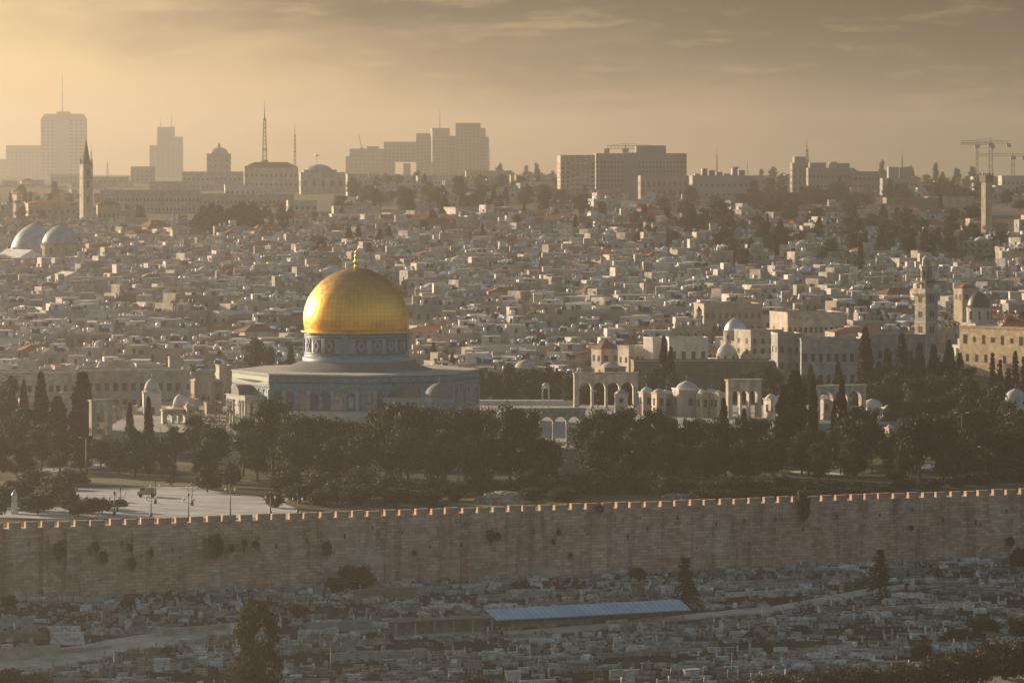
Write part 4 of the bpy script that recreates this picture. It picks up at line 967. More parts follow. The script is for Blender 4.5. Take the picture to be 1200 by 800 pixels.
building(168, 210, 388, 402, 1240, 'orange sunlit terrace wall with short windows', rot=40, mat='tan', rows=1, cols=5)
building(-20, 92, 437, 500, 1010, 'long pale western building with patched ruined top', rot=4, mat='cream', rows=3, cols=13, depth=12, wsize=(.9, 1.6))
building(88, 216, 434, 500, 985, 'long cream stone school with square and arched windows', rot=4, mat='cream', rows=3, cols=12, depth=12, wsize=(1.1, 1.8), mark=(150, 450, 'cream stone school'))
r_, w, dp, h = building(222, 262, 446, 500, 1000, 'brown stone building with curved bright gable', rot=10, mat='brown', rows=2, cols=3, roof='hip', roofpx=6, roofmat='roof_plaster', depth=9)
for q in ((-14, 14, 428, 1035, 'white', 'small white roof house over the ruined western building'), (22, 44, 424, 1040, 'cream', 'cream roof room with flat top over the western building'), (58, 84, 430, 1032, 'tan', 'tan roof house beside the small white round dome'), (128, 150, 425, 1030, 'cream', 'cream roof house on the stone school'), (155, 190, 428, 1026, 'white', 'long white flat roof above the stone school'), (196, 216, 420, 1036, 'grey', 'grey roof house at the end of the stone school'), (230, 250, 436, 985, 'tan', 'tan annex before the brown gabled building'), (252, 272, 430, 1015, 'cream', 'cream house touching the shrine porch'), (214, 232, 470, 940, 'cream', 'small cream house behind the bare brown trees'), (238, 262, 474, 930, 'brown', 'low brown annex behind the bare brown trees'), (70, 100, 462, 945, 'cream', 'low cream porch behind the dark cypresses'), (132, 160, 478, 930, 'cream', 'low cream annex between arch and domed tower'), (20, 48, 470, 945, 'tan', 'low tan annex behind the corner cypresses')):
    building(q[0], q[1], q[2], q[2]+40, q[3], q[5], cat='house', name='small_house', rot=R.uniform(-4, 28), mat=q[4], rows=1, cols=3, wtop=.55, depth=6)
# right side of the platform
building(693, 727, 408, 428, 1085, 'sunlit house with steep tiled roof and orange wall', rot=28, mat='cream', rows=1, cols=2, roof='hip', roofpx=8)
building(724, 757, 407, 432, 1075, 'orange sunlit house with an arched doorway', rot=32, mat='cream', rows=1, cols=3, mark=(740, 415, 'orange sunlit house'))
building(754, 784, 397, 432, 1070, 'white cube-like house with bright blank wall', rot=30, mat='white', rows=0, cols=0)
building(781, 829, 397, 432, 1065, 'large white house with two paired windows', rot=4, mat='white', rows=1, cols=4, wsize=(1.0, 2.4), mark=(805, 410, 'large white house'))
building(861, 917, 388, 428, 1080, 'tall cream house with sunlit end wall beside the silver dome', rot=26, mat='cream', rows=3, cols=4)
building(740, 905, 424, 470, 1045, 'long plain brown retaining building with flat top', rot=2, mat='brown', rows=0, cols=0, depth=12)
building(814, 892, 357, 392, 1185, 'flat-roofed building with bright white roof edges', rot=10, mat='tan', rows=2, cols=9, mark=(850, 362, 'white-edged flat building'))
building(903, 988, 367, 400, 1135, 'long low building with row of arched windows and green roof rail', rot=17, mat='cream', rows=1, cols=11, wsize=(.8, 1.5), mark=(945, 375, 'long arched-window building'))
r_, w, dp, h = building(968, 1034, 388, 420, 1095, 'red-roofed rooftop pavilion with pale pillars', rot=10, mat='cream', rows=1, cols=9, wsize=(1.2, 2.8), roof='hip', roofpx=5, mark=(1000, 392, 'red-roofed pavilion'))
building(934, 1010, 398, 455, 1035, 'large grey stone school with grouped tall windows', rot=3, mat='grey', rows=2, cols=8, depth=12, wsize=(.9, 2.0), mark=(970, 425, 'large grey school'))
building(1008, 1082, 393, 455, 1045, 'grey stone block behind the slim cypresses', rot=3, mat='grey', rows=2, cols=6, depth=12, wsize=(1.0, 1.8))
building(905, 938, 392, 455, 1040, 'narrow grey house with blue awning at its foot', rot=6, mat='grey', rows=3, cols=3, depth=10)
# minaret with square shaft
d = 1048; z0 = PZ(452, d); th = radians(36); mn = thing('minaret', (PX(1085.5, d), d, z0), th, 'tall square stone minaret with balcony and small domed lantern', 'minaret')
q = d/F; hz = lambda py: PZ(py, d)-z0
P('shaft', mn, 'box', -2.05, 2.05, -2.05, 2.05, -7, hz(341), 'cream')
P('lower_string_course', mn, 'box', -2.15, 2.15, -2.15, 2.15, hz(378), hz(378)+.3, 'cream'); P('upper_string_course', mn, 'box', -2.15, 2.15, -2.15, 2.15, hz(358), hz(358)+.3, 'cream')
P('balcony', mn, 'box', -2.7, 2.7, -2.7, 2.7, hz(344), hz(338), 'cream', top=1.0)
P('balcony_corbel', mn, 'box', -2.2, 2.2, -2.2, 2.2, hz(347), hz(344)-.003, 'cream', top=1.18)
for x, y in ((-2.5, -2.5), (2.5, -2.5), (-2.5, 2.5), (0, -2.5), (-2.5, 0), (2.5, 2.5)): P('awning_post', mn, 'tube', (x, y, hz(338)), (x, y, hz(330)), .12, 'marble', 6)
P('awning', mn, 'box', -2.75, 2.75, -2.75, 2.75, hz(331), hz(329), 'dome_dark')
P('balcony_room', mn, 'lathe', [(1.6, hz(338)), (1.6, hz(331))], 'cream', n=8, sm=False)
P('lantern', mn, 'lathe', [(1.45, hz(329)), (1.45, hz(314)), (1.6, hz(313)), (1.6, hz(312)), (1.1, hz(311)), (1.05, hz(305))], 'cream', n=8, sm=False)
P('dome', mn, 'dome', 1.05, hz(305), 1.3, 'dome_plaster', n=14); P('finial', mn, 'lathe', [(.12, hz(299.5)), (.05, hz(296))], 'steel', n=6)
for zc in (350, 368, 386):
    for sx in (-.42, .42):
        piece('window', mn, 'window_dark', sx, -2.07, hz(zc), .5, .08, 1.7 if zc != 368 else 1.4); piece('window', mn, 'window_dark', -2.07, sx, hz(zc), .08, .5, 1.7 if zc != 368 else 1.4)
for k in range(8):
    a = pi/8+k*pi/4; piece('lantern_window', mn, 'window_dark', 1.36*cos(a), 1.36*sin(a), hz(321), .12, .45, 1.8, a)
lm(1085, 345, 'square minaret')
# far small minaret
d = 1175; z0 = PZ(400, d); m2 = thing('minaret', (PX(819, d), d, z0), radians(25), 'short pale round minaret among the roofs left of the silver dome', 'minaret')
P('shaft', m2, 'lathe', [(1.05, -5), (1.0, 6.5), (1.25, 6.7), (1.25, 7.2), (.8, 7.2), (.8, 8.6)], 'cream', n=12); P('cap', m2, 'lathe', [(.95, 8.6), (.4, 9.4), (.03, 10.2)], 'dome_dark', n=12)
lm(819, 375, 'short round minaret')
# sunlit courthouse-like building seen at an angle
d = 1075; z0 = -5.0; W_ = 62; big = thing('courthouse', (PX(1110, 1108)+26*.82+.2, 1108-26*.57+8, z0), radians(-50), 'large golden sunlit stone building with rows of small windows', 'courthouse')
hh = PZ(387, 1100)-z0
P('wall', big, 'box', -26, 34, -.2, 14, -3, hh, 'golden_stone'); P('parapet', big, 'box', -26.1, 34.1, -.35, .3, hh+.003, hh+.6, 'golden_stone')
P('upper_storey', big, 'box', 8, 34, -.1, 12, hh+.6, hh+4.2, 'golden_stone')
L = []; rr = random.Random(5)
for i in range(17):
    x = -24+i*3.4
    L.append((x, -.23, hh-3.0, .8 if i % 3 else 1.2, .1, 1.3 if i % 2 else 2.4))
    if i % 4 != 3: L.append((x+.8, -.23, hh-8.0, .8, .1, 2.0))
for i in range(6): L.append((10+i*3.8, -.13, hh+2.4, 1.1, .1, 1.4))
windows(big, L)
lm(1160, 400, 'golden courthouse')
building(1118, 1146, 337, 356, 1190, 'small house with sunlit rounded end and hipped roof', rot=25, mat='tan', rows=1, cols=2, roof='hip', roofpx=4)
building(1176, 1210, 357, 378, 1215, 'greenish glazed roof pavilion near the edge of view', rot=10, mat='grey', rows=1, cols=6, wsize=(1.1, 1.8))
building(1190, 1197, 304, 332, 1400, 'slim sunlit tower at the extreme edge of view', rot=38, mat='cream', rows=2, cols=1, name='slim_tower', cat='tower')
building(1172, 1186, 268, 292, 1700, 'sunlit cream block under the crowned tower', rot=35, mat='cream', rows=2, cols=1)
building(1164, 1180, 276, 300, 1650, 'sunlit stepped block below the crowned tower', rot=30, mat='cream', rows=1, cols=1)
building(1136, 1180, 262, 292, 1680, 'dim hip-roofed house below the crowned tower', rot=5, mat='brown', rows=2, cols=4, roof='hip', roofpx=4)
building(728, 744, 304, 322, 1440, 'bright sunlit cube house in the middle of the old city', rot=42, mat='cream', rows=1, cols=1, mark=(735, 310, 'bright cube house'))
building(665, 690, 311, 325, 1450, 'orange sunlit low block left of the bright cube house', rot=40, mat='cream', rows=1, cols=3)
building(925, 942, 262, 280, 1680, 'gabled house with golden end wall below dark trees', rot=38, mat='tan', rows=1, cols=2, roof='gable', roofpx=4)
building(738, 760, 243, 258, 1850, 'sunlit villa with orange roof below the big hotel', rot=25, mat='cream', rows=1, cols=3, roof='hip', roofpx=4)
building(785, 810, 258, 274, 1750, 'sunlit villa among trees below the dark block', rot=30, mat='cream', rows=1, cols=3, roof='hip', roofpx=3)
building(830, 842, 246, 262, 1800, 'narrow sunlit villa above the tall cypress', rot=35, mat='cream', rows=1, cols=1)
building(1005, 1020, 296, 312, 1520, 'golden sunlit house with flat roof in the dark belt', rot=38, mat='tan', rows=1, cols=2)
building(966, 1002, 298, 325, 1480, 'big red-roofed house with golden end wall', rot=28, mat='tan', rows=2, cols=4, roof='hip', roofpx=6, mark=(985, 305, 'big red-roofed house'))
building(520, 600, 244, 268, 1800, 'broad stepped building catching gold light on its upper terrace', rot=22, mat='cream', rows=2, cols=9, mark=(560, 250, 'stepped golden building'))
building(600, 628, 350, 374, 1290, 'three-storey balcony house in the middle of the old city', rot=12, mat='tan', rows=2, cols=3, mark=(615, 358, 'balcony house'))
# ------------------------------------------------------------------ mass of houses
def proto_house(seed, col, kind):
    r = random.Random(seed); w, d, h = r.uniform(7.5, 14), r.uniform(6, 9.5), r.uniform(2.8, 5.2)
    root = bpy.data.objects.new({'flat': 'stone_house', 'tile': 'tiled_house', 'dome': 'domed_house'}[kind], None); C.objects.link(root); root.empty_display_size = .5
    P('wall', root, 'box', -w/2, w/2, -d/2, d/2, -5, h, col)
    feats = []
    rnd = r.random
    if kind == 'tile':
        q = MB(); q.hip(-w/2-.3, w/2+.3, -d/2-.3, d/2+.3, h+.003, r.uniform(1.3, 2.3), 'roof_tile', gable=rnd() < .25); q.build('roof', root); feats.append('red tiled roof')
    else:
        q = MB(); t = .25; hp = r.uniform(.3, .9)
        q.box(-w/2-.03, w/2+.03, -d/2-.03, -d/2+t, h+.003, h+hp, col); q.box(-w/2-.03, w/2+.03, d/2-t, d/2+.03, h+.003, h+hp, col)
        q.box(-w/2-.03, -w/2+t, -d/2+t, d/2-t, h+.003, h+hp, col); q.box(w/2-t, w/2+.03, -d/2+t, d/2-t, h+.003, h+hp, col); q.build('parapet', root)
        P('roof', root, 'box', -w/2+t, w/2-t, -d/2+t, d/2-t, h+.002, h+.1, 'roof_plaster')
        if kind == 'dome':
            n = r.choice((1, 2)); rr = min(d*.36, w*.4/n)
            for i in range(n): P('dome', root, 'dome', rr, h+.1, rr*r.uniform(.45, .8), 'dome_plaster', -w/2+w*(i+.5)/n, 0, n=16, m=5)
            feats.append('shallow roof dome' if n == 1 else 'two shallow domes')
        elif rnd() < .65:
            a = r.uniform(-w*.4, 0); q = r.uniform(2.6, 5); P('upper_room', root, 'box', a, a+q, -d*.3, d*.42, h+.1, h+r.uniform(2.2, 3), r.choice((col, 'white', col))); feats.append('upper room'); piece('window', KIDS[root.name][-1], 'window_dark', a+q*.5, -d*.3-.02, h+1.4, .8, .1, 1.1)
    z = h+.1
    if kind != 'tile':
        for i in range(r.choice((1, 2, 3, 4))):
            x, y = r.uniform(-w*.4, w*.4), r.uniform(-d*.45, -d*.1); bl = rnd() < .35
            P('water_tank', root, 'lathe', [(.5, z+.3), (.5, z+1.4), (.2, z+1.6)], 'tank_black' if bl else 'tank_white', x, y, n=8)
            if i == 0: feats.append('black roof tank' if bl else 'white roof tank')
        for i in range(r.choice((0, 0, 1, 2))):
            x, y = r.uniform(-w*.4, w*.4), r.uniform(-d*.4, 0); q = MB()
            q.add([(x, y-.8, z+.2), (x+1.8, y-.8, z+.2), (x+1.8, y+.5, z+1.4), (x, y+.5, z+1.4), (x, y-.8, z+.1), (x+1.8, y-.8, z+.1), (x+1.8, y+.5, z+1.3), (x, y+.5, z+1.3)], [(0, 1, 2, 3), (7, 6, 5, 4), (0, 4, 5, 1), (1, 5, 6, 2), (2, 6, 7, 3), (3, 7, 4, 0)], 'solar')
            q.tube((x, y+.6, z+1.6), (x+1.8, y+.6, z+1.6), .3, 'tank_white', 8); q.build('solar_heater', root)
            if i == 0: feats.append('solar heater')
        if rnd() < .5:
            x, y = r.uniform(-w*.45, w*.45), -d*.4; q = MB(); q.box(x, x+r.uniform(1.5, 3.5), y, y+2, z+1.9, z+2.0, r.choice(('awning_blue', 'tank_white', 'dish', 'steel'))); q.build('sheet_canopy', root); feats.append('sheet canopy')
    for i in range(r.choice((2, 3, 4))):
        x, y = r.uniform(-w*.45, w*.45), r.uniform(-d*.45, d*.2); q = MB(); zz = z+(1.0 if kind != 'tile' else 1.9); a = r.uniform(-.6, .6)
        q.lathe([(.02, 0), (.32, .06), (.55, .2)], 'dish', 0, 0, n=10)
        q.v = [(x+vx, y-vz*.8-vy*.5, zz+vy*.85-vz*.5) for vx, vy, vz in q.v]
        q.tube((x, y, z-.2), (x, y, zz), .05, 'steel', 4); q.build('satellite_dish', root)
        if i == 0: feats.append('satellite dish')
    nr = 2 if h > 5 else 1; nc = max(2, int(w/2.7))
    for j in range(nr):
        for i in range(nc):
            if rnd() < .2: continue
            piece('window', root, 'window_dark', -w/2+w*(i+.5)/nc+r.uniform(-.3, .3), -d/2-.02, h*(.55 if nr == 1 else (.3+.42*j)), r.uniform(.6, 1.1), .1, r.uniform(.9, 1.5))
        if rnd() < .7: piece('window', root, 'window_dark', -w/2-.02, r.uniform(-d*.25, d*.25), h*(.55 if nr == 1 else (.3+.42*j)), .1, .8, 1.2)
    if rnd() < .4: piece('door', root, r.choice(('rail_green', 'frame_paint', 'window_dark')), r.uniform(-w*.3, w*.3), -d/2-.03, 1.0, 1.0, .1, 2.0)
    cn = {'cream': 'cream', 'grey': 'grey', 'tan': 'tan', 'white': 'whitewashed', 'brown': 'brown'}[col]
    f = feats[0] if feats else 'bare roof'
    if kind != 'flat': desc = f'{cn} house with {f}'
    else: desc = f'{"tall" if h > 5 else "low"} {cn} house with {f}'
    return root, desc, w, h
cols = ['cream', 'tan', 'cream', 'grey', 'white', 'brown', 'cream', 'tan', 'grey', 'cream', 'white', 'cream']
PRO = {'flat': [proto_house(100+i, cols[i % 12], 'flat') for i in range(16)], 'tile': [proto_house(200+i, cols[i % 6], 'tile') for i in range(6)], 'dome': [proto_house(300+i, cols[i % 4], 'dome') for i in range(6)]}
USED = set()
def blocked(px, py, d, big=True):
    """where a landmark stands: (px0, px1, dnear, dfar)"""
    for a, b_, c_, e in BLOCK:
        if a-6 < px < b_+6 and c_ < d < e: return True
    return False
BLOCK = [(-10, 66, 1425, 1475), (8, 96, 1450, 1530), (44, 118, 1335, 1372), (98, 134, 1275, 1300), (190, 280, 1185, 1215), (268, 326, 1150, 1180), (60, 135, 1740, 1810), (145, 180, 1530, 1570), (196, 240, 1535, 1565),
         (-20, 276, 970, 1030), (690, 832, 1050, 1100), (826, 920, 1060, 1125), (735, 910, 1030, 1065), (811, 895, 1165, 1205), (900, 990, 1120, 1150), (964, 1038, 1080, 1110), (900, 1085, 1020, 1062), (1064, 1104, 1035, 1062),
         (1100, 1230, 1040, 1130), (1120, 1175, 1155, 1195), (560, 760, 1025, 1055), (1030, 1130, 1105, 1170), (963, 1004, 1460, 1500), (518, 602, 1780, 1830), (116, 350, 1940, 2080), (380, 484, 1740, 1870), (1034, 1142, 1920, 1970)]
rh = random.Random(21); CAND = []
yy = 1062.0
while yy < 2350:
    den = .96 if yy < 1600 else (.6 if yy < 1750 else (.36 if yy < 1950 else .2))
    x = PX(-50, yy)+rh.uniform(0, 8); x1 = PX(1260, yy)
    while x < x1:
        y_ = yy+rh.uniform(-5, 5); px = 600+F*x/y_
        dn = den
        if px > 860 and yy > 1450: dn *= .6
        if rh.random() < dn*.97 and not blocked(px, 0, y_): CAND.append((x, y_, px))
        x += rh.uniform(8.2, 11.8)
    yy += rh.uniform(9.5, 12.0)*(1 if yy < 1650 else 1.5)
houses = {'flat': [], 'tile': [], 'dome': []}; far = []
FL = []
# parts of the slope that are wooded or built over by the large institutions: (px0, px1, base row 0, base row 1, share kept)
ZONE = [(-20, 420, 190, 272, .12), (215, 350, 262, 292, .25), (400, 720, 190, 262, .15), (720, 780, 190, 268, .4), (780, 1160, 190, 306, .34), (1100, 1230, 190, 275, .3), (840, 1180, 306, 330, .35)]
for x, y, px in CAND:
    t = rh.random(); kind = 'tile' if t < (.10 if y < 1600 else .3) else ('dome' if t < .2 else 'flat')
    z = gz(x, y)+rh.uniform(-1.0, 1.2); py = proj(x, y, z+6)[1]; pyb = proj(x, y, z)[1]
    if any(a_ < px < b_ and c_ < pyb < e_ and rh.random() > k_ for a_, b_, c_, e_, k_ in ZONE): continue
    # nothing of it would show behind the shrine
    if 350 < px < 486 and 320 < py < 436: continue
    if 285 < px < 548 and py > 428: continue
    if py > 440: continue
    rz = radians(rh.choice((rh.gauss(-4, 6), rh.gauss(24, 10), rh.gauss(-14, 9), rh.gauss(0, 6), rh.gauss(2, 6))))
    FL.append((kind, x, y, z, rz))
caps = {'flat': 290, 'tile': 110, 'dome': 105}
def place(kind, x, y, z, rz):
    i = rh.randrange(len(PRO[kind])); root, desc, w, h = PRO[kind][i]
    if (kind, i) not in USED: USED.add((kind, i)); o = root
    else: o = dup(root)
    o.location = (x, y, z); o.rotation_euler = (0, 0, rz); k = rh.uniform(.8, 1.2); o.scale = (k*(rh.uniform(.85, 1.2) if rh.random() < .82 else rh.uniform(1.35, 1.8)), k, rh.uniform(.85, 1.25))
    tag(o, desc, {'flat': 'house', 'tile': 'house', 'dome': 'house'}[kind], {'flat': 'flat-roofed stone houses of the old city', 'tile': 'red-roofed houses of the old city', 'dome': 'domed houses of the old city'}[kind])
    houses[kind].append((o, desc, h))
fb = MB(); RC = ['stone_mix']
for kind, x, y, z, rz in sorted(FL, key=lambda q: q[2]):
    if len(houses[kind]) < caps[kind]: place(kind, x, y, z, rz); continue
    w, d, h = rh.choice((rh.uniform(6, 10), rh.uniform(9, 15), rh.uniform(9, 15), rh.uniform(15, 22))), rh.uniform(6, 9.5), rh.uniform(3.2, 5.6); q = MB()
    q.box(-w/2, w/2, -d/2, d/2, -5, h, 'stone_mix')
    if kind == 'tile': q.hip(-w/2-.3, w/2+.3, -d/2-.3, d/2+.3, h+.01, rh.uniform(1.4, 2.6), 'roof_tile', gable=rh.random() < .3)
    elif kind == 'dome': q.dome(min(w, d)*.36, h, min(w, d)*.22, 'dome_plaster', n=12, m=4)
    else:
        q.box(-w/2+.2, w/2-.2, -d/2+.2, d/2-.2, h+.002, h+.15, 'roof_plaster')
        if rh.random() < .75:
            a = rh.uniform(-w*.4, w*.1); q.box(a, a+rh.uniform(2, 4.5), -d*.3, d*.4, h+.1, h+rh.uniform(2, 3.4), 'stone_mix')
        for i in range(rh.choice((1, 2, 3, 4))):
            a, c_ = rh.uniform(-w*.45, w*.4), rh.uniform(-d*.45, d*.3); m_ = rh.choice(('tank_white', 'tank_white', 'tank_black', 'dish', 'solar', 'steel', 'awning_blue'))
            q.box(a, a+rh.uniform(.6, 1.8), c_, c_+rh.uniform(.6, 1.3), h+.3, h+rh.uniform(.9, 1.6), m_)
    for i in range(rh.choice((1, 2, 3))):
        a = rh.uniform(-w*.45, w*.4); q.add([(a, -d*.4, h+.5), (a+1, -d*.4, h+.5), (a+1, -d*.25, h+1.5), (a, -d*.25, h+1.5)], [(0, 1, 2, 3)], 'dish')
    nc = max(2, int(w/2.6)); nr = 2 if h > 5.2 else 1
    for j in range(nr):
        for i in range(nc):
            if rh.random() < .75:
                a = -w/2+w*(i+.5)/nc; zc = h*(.6 if nr == 1 else (.28+.42*j)); q.box(a-.5, a+.5, -d/2-.06, -d/2+.05, zc-.6, zc+.6, 'window_dark')
        q.box(-w/2-.06, -w/2+.05, -.5, .5, h*.5-.6, h*.5+.6, 'window_dark')
    ca, sa_ = cos(rz), sin(rz); k0 = len(fb.v)
    fb.v += [(x+a*ca-b__*sa_, y+a*sa_+b__*ca, z+c_) for a, b__, c_ in q.v]
    mm = [fb.mi(n_) for n_ in q.mats]
    for f_, m_, s_ in zip(q.f, q.m, q.smooth): fb.f.append([i+k0 for i in f_]); fb.m.append(mm[m_]); fb.smooth.append(s_)
tag(fb.build('distant_houses'), 'crowded mass of small stone houses climbing the far slope', 'distant houses', kind='stuff')
autolabel(RID, LM, 'apartment block')
ALLM = list(LM)+[(560, 330, 'open roofs right of the finial'), (250, 330, 'roofs between belfry and gold dome'), (560, 400, 'roofs right of the gold dome'), (660, 390, 'crowded roofs above the four arches'), (20, 420, 'pale ruined western building'), (330, 400, 'dark trees left of the drum'), (900, 340, 'low belt of palms'), (1040, 360, 'round dark tree')]
for k, n_ in (('flat', 'such'), ('tile', 'such'), ('dome', 'such')):
    autolabel(houses[k], ALLM, {'flat': 'flat roof', 'tile': 'tiled roof', 'dome': 'domed roof'}[k])
# ------------------------------------------------------------------ trees
def leafquads(mb, pts, size, mat, r, tilt=None):
    vs = []; fs = []
    for (x, y, z) in pts:
        s = size*r.uniform(.6, 1.3)
        ux, uy, uz = r.gauss(0, 1), r.gauss(0, 1), r.gauss(0, 1); n = sqrt(ux*ux+uy*uy+uz*uz)+1e-6; ux, uy, uz = ux/n, uy/n, uz/n
        wx, wy, wz = r.gauss(0, 1), r.gauss(0, 1), r.gauss(0, 1); dt = ux*wx+uy*wy+uz*wz; wx, wy, wz = wx-dt*ux, wy-dt*uy, wz-dt*uz; n = sqrt(wx*wx+wy*wy+wz*wz)+1e-6; wx, wy, wz = wx/n*.75, wy/n*.75, wz/n*.75
        k = len(vs)
        vs += [(x+s*(a*ux+b*wx), y+s*(a*uy+b*wy), z+s*(a*uz+b*wz)) for a, b in ((-.5, -.5), (.5, -.4), (.45, .5), (-.4, .45))]
        fs.append((k, k+1, k+2, k+3))
    mb.add(vs, fs, mat)
def blob(r, c, rad, n, hollow=.55):
    out = []
    for _ in range(n):
        x, y, z = r.gauss(0, 1), r.gauss(0, 1), r.gauss(0, 1); m = sqrt(x*x+y*y+z*z)+1e-6; t = r.uniform(hollow, 1)
        out.append((c[0]+x/m*rad[0]*t, c[1]+y/m*rad[1]*t, c[2]+z/m*rad[2]*t))
    return out
TP = {}
def tree_proto(kind, seed):
    """unit trees: height 10, half width about 1 to 5 (see HW)"""
    r = random.Random(seed)
    root = bpy.data.objects.new({'cypress': 'cypress_tree', 'pine': 'pine_tree', 'bush': 'bush', 'olive': 'olive_tree', 'conifer': 'conifer_tree', 'bare': 'bare_tree', 'palm': 'palm_tree', 'yellow': 'yellow_tree', 'fresh': 'leafy_tree', 'broad': 'rounded_pine', 'dense': 'leafy_tree'}[kind], None); C.objects.link(root); root.empty_display_size = .5  # broad trees are pines too: same builder and foliage, other seeds
    tk = MB(); cr = MB()
    if kind == 'cypress':
        tk.tube((0, 0, -.5), (0, 0, 3), .16, 'bark', 6, .1)
        pts = []
        ph = [r.uniform(0, 6.28) for _ in range(4)]
        for _ in range(2300):
            t = r.random()**.85; a = r.uniform(0, 2*pi)
            rad = (sin(pi*min(1, t*.82+.16))**.7)*(1-.45*t**2.5)*(1+.16*sin(3*a+ph[0]+t*9)+.12*sin(t*23+ph[1]+a)); rad *= .95*r.uniform(.55, 1.05)
            pts.append((rad*cos(a), rad*sin(a), .5+9.5*t))
        leafquads(cr, pts, .5, 'foliage_cypress', r)
        hw = 1.0
    elif kind == 'conifer':   # open tiered, ragged
        tk.tube((0, 0, -.5), (0, 0, 9.4), .2, 'bark', 6, .03); pts = []
        for i in range(15):
            z = 1.4+i*.56; L = 2.3*(1-i/16)**.8+.15
            for k in range(r.choice((5, 6, 7))):
                a = r.uniform(0, 2*pi); l = L*r.uniform(.6, 1.1)
                for j in range(26):
                    t = r.random()**.7; pts.append((l*t*cos(a)+r.gauss(0, .12), l*t*sin(a)+r.gauss(0, .12), z-.35*l*t+r.gauss(0, .12)+.1))
        leafquads(cr, pts, .3, 'foliage_cypress', r); hw = 2.2
    elif kind == 'dense':
        hw = 3.6; tk.tube((0, 0, -.5), (0, 0, 4), .3, 'bark', 7, .2)
        for i in range(95):
            a = r.uniform(0, 2*pi); z = .8+8.6*r.random(); env = (1-abs((z-4.6)/5.2)**2.6)**.5; q = r.random()**.45; rr = r.uniform(.6, 1.05)
            leafquads(cr, blob(r, (q*2.9*env*cos(a), q*2.9*env*sin(a), z), (rr, rr, rr*.9), int(110*rr), .3), .24, 'foliage_fresh', r)
            leafquads(cr, blob(r, (q*2.9*env*cos(a), q*2.9*env*sin(a), z), (rr*1.4, rr*1.4, rr*1.3), 10, .8), .2, 'foliage_fresh', r)
    elif kind in ('pine', 'fresh', 'yellow', 'broad'):
        hw = 3.9; mat_ = {'pine': 'foliage_pine', 'broad': 'foliage_pine', 'fresh': 'foliage_fresh', 'yellow': 'foliage_yellow'}[kind]
        tk.tube((0, 0, -.5), (.2, 0, 3.5), .28, 'bark', 7, .2)
        nb = 34; cs = []
        for i in range(nb):
            a = r.uniform(0, 2*pi); q = r.random()**.6; z = 2.3+6.6*r.random(); env = sqrt(max(.05, 1-((z-5.2)/4.9)**2))
            c = (q*3.1*env*cos(a), q*3.1*env*sin(a), z); rr = r.uniform(.9, 1.75); cs.append(c)
            leafquads(cr, blob(r, c, (rr*1.15, rr*1.15, rr*.72), int(150*rr), .3), .31, mat_, r)
            # stray sprigs break the outline
            leafquads(cr, blob(r, c, (rr*1.6, rr*1.6, rr*1.05), 16, .8), .3, mat_, r)
        for c in cs[::3]: tk.tube((.2*.8, 0, r.uniform(2.2, 3.6)), (c[0]*.8, c[1]*.8, c[2]-.3), .12, 'bark', 5, .05)
    elif kind in ('bush', 'olive'):
        hw = 5.2 if kind == 'bush' else 5.0; mat_ = 'foliage_olive'
        if kind == 'olive':
            tk.tube((0, 0, -.5), (.3, 0, 3), .55, 'bark', 7, .4); tk.tube((.3, 0, 2.6), (2.2, .4, 6), .35, 'bark', 6, .15); tk.tube((.2, 0, 2.6), (-2, -.3, 6), .35, 'bark', 6, .15); z0 = 5.6
        else: tk.tube((0, 0, -.5), (0, 0, 3), .4, 'bark', 6, .2); z0 = 4.8
        for i in range(26):
            a = r.uniform(0, 2*pi); q = r.random()**.5; rr = r.uniform(1.4, 2.4); c = (q*3.9*cos(a), q*3.9*sin(a), z0+r.uniform(-3.4 if kind == 'bush' else -1.6, 3.0)*(1-q*.35))
            leafquads(cr, blob(r, c, (rr*1.1, rr*1.1, rr*.9), int(60*rr), .4), .62, mat_, r)
            leafquads(cr, blob(r, c, (rr*1.5, rr*1.5, rr*1.25), 12, .8), .45, mat_, r)
    elif kind == 'bare':
        hw = 3.4; tk.tube((0, 0, -.5), (0, 0, 3), .25, 'bark', 6, .18)
        for i in range(16):
            a = r.uniform(0, 2*pi); l = r.uniform(1.2, 3.2); q = (l*cos(a), l*sin(a), r.uniform(5, 9.5)); tk.tube((0, 0, r.uniform(2, 3.5)), q, .1, 'bark', 4, .02)
            leafquads(cr, blob(r, q, (1.2, 1.2, 1.3), 45, .1), .22, 'foliage_bare', r)
    elif kind == 'palm':
        hw = 3.3; tk.tube((0, 0, -.5), (0, 0, 7.4), .28, 'bark', 7, .2)
        for i in range(26):
            a = r.uniform(0, 2*pi); up = r.uniform(-.5, 1.2); L = 3.2; prev = (0, 0, 7.4)
            for j in range(1, 7):
                t = j/6; q = (L*t*cos(a)*.9, L*t*sin(a)*.9, 7.4+up*t*2-2.2*t*t)
                dx, dy = -sin(a)*.28*(1.15-t), cos(a)*.28*(1.15-t)
                cr.add([(prev[0]-dx, prev[1]-dy, prev[2]-.1), (prev[0], prev[1], prev[2]+.05), (q[0], q[1], q[2]+.05), (q[0]-dx, q[1]-dy, q[2]-.1), (prev[0]+dx, prev[1]+dy, prev[2]-.1), (q[0]+dx, q[1]+dy, q[2]-.1)], [(0, 1, 2, 3), (1, 4, 5, 2)], 'foliage_olive'); prev = q
    tk.build('trunk', root); cr.build('crown', root)
    return root, hw
for k, n_ in (('cypress', 4), ('conifer', 3), ('pine', 5), ('bush', 4), ('olive', 3), ('bare', 2), ('palm', 2), ('yellow', 1), ('fresh', 3), ('broad', 4), ('dense', 1)): TP[k] = [tree_proto(k, 50+i*13+len(k)) for i in range(n_)]
TUSE = set(); rt = random.Random(77); TREES = []
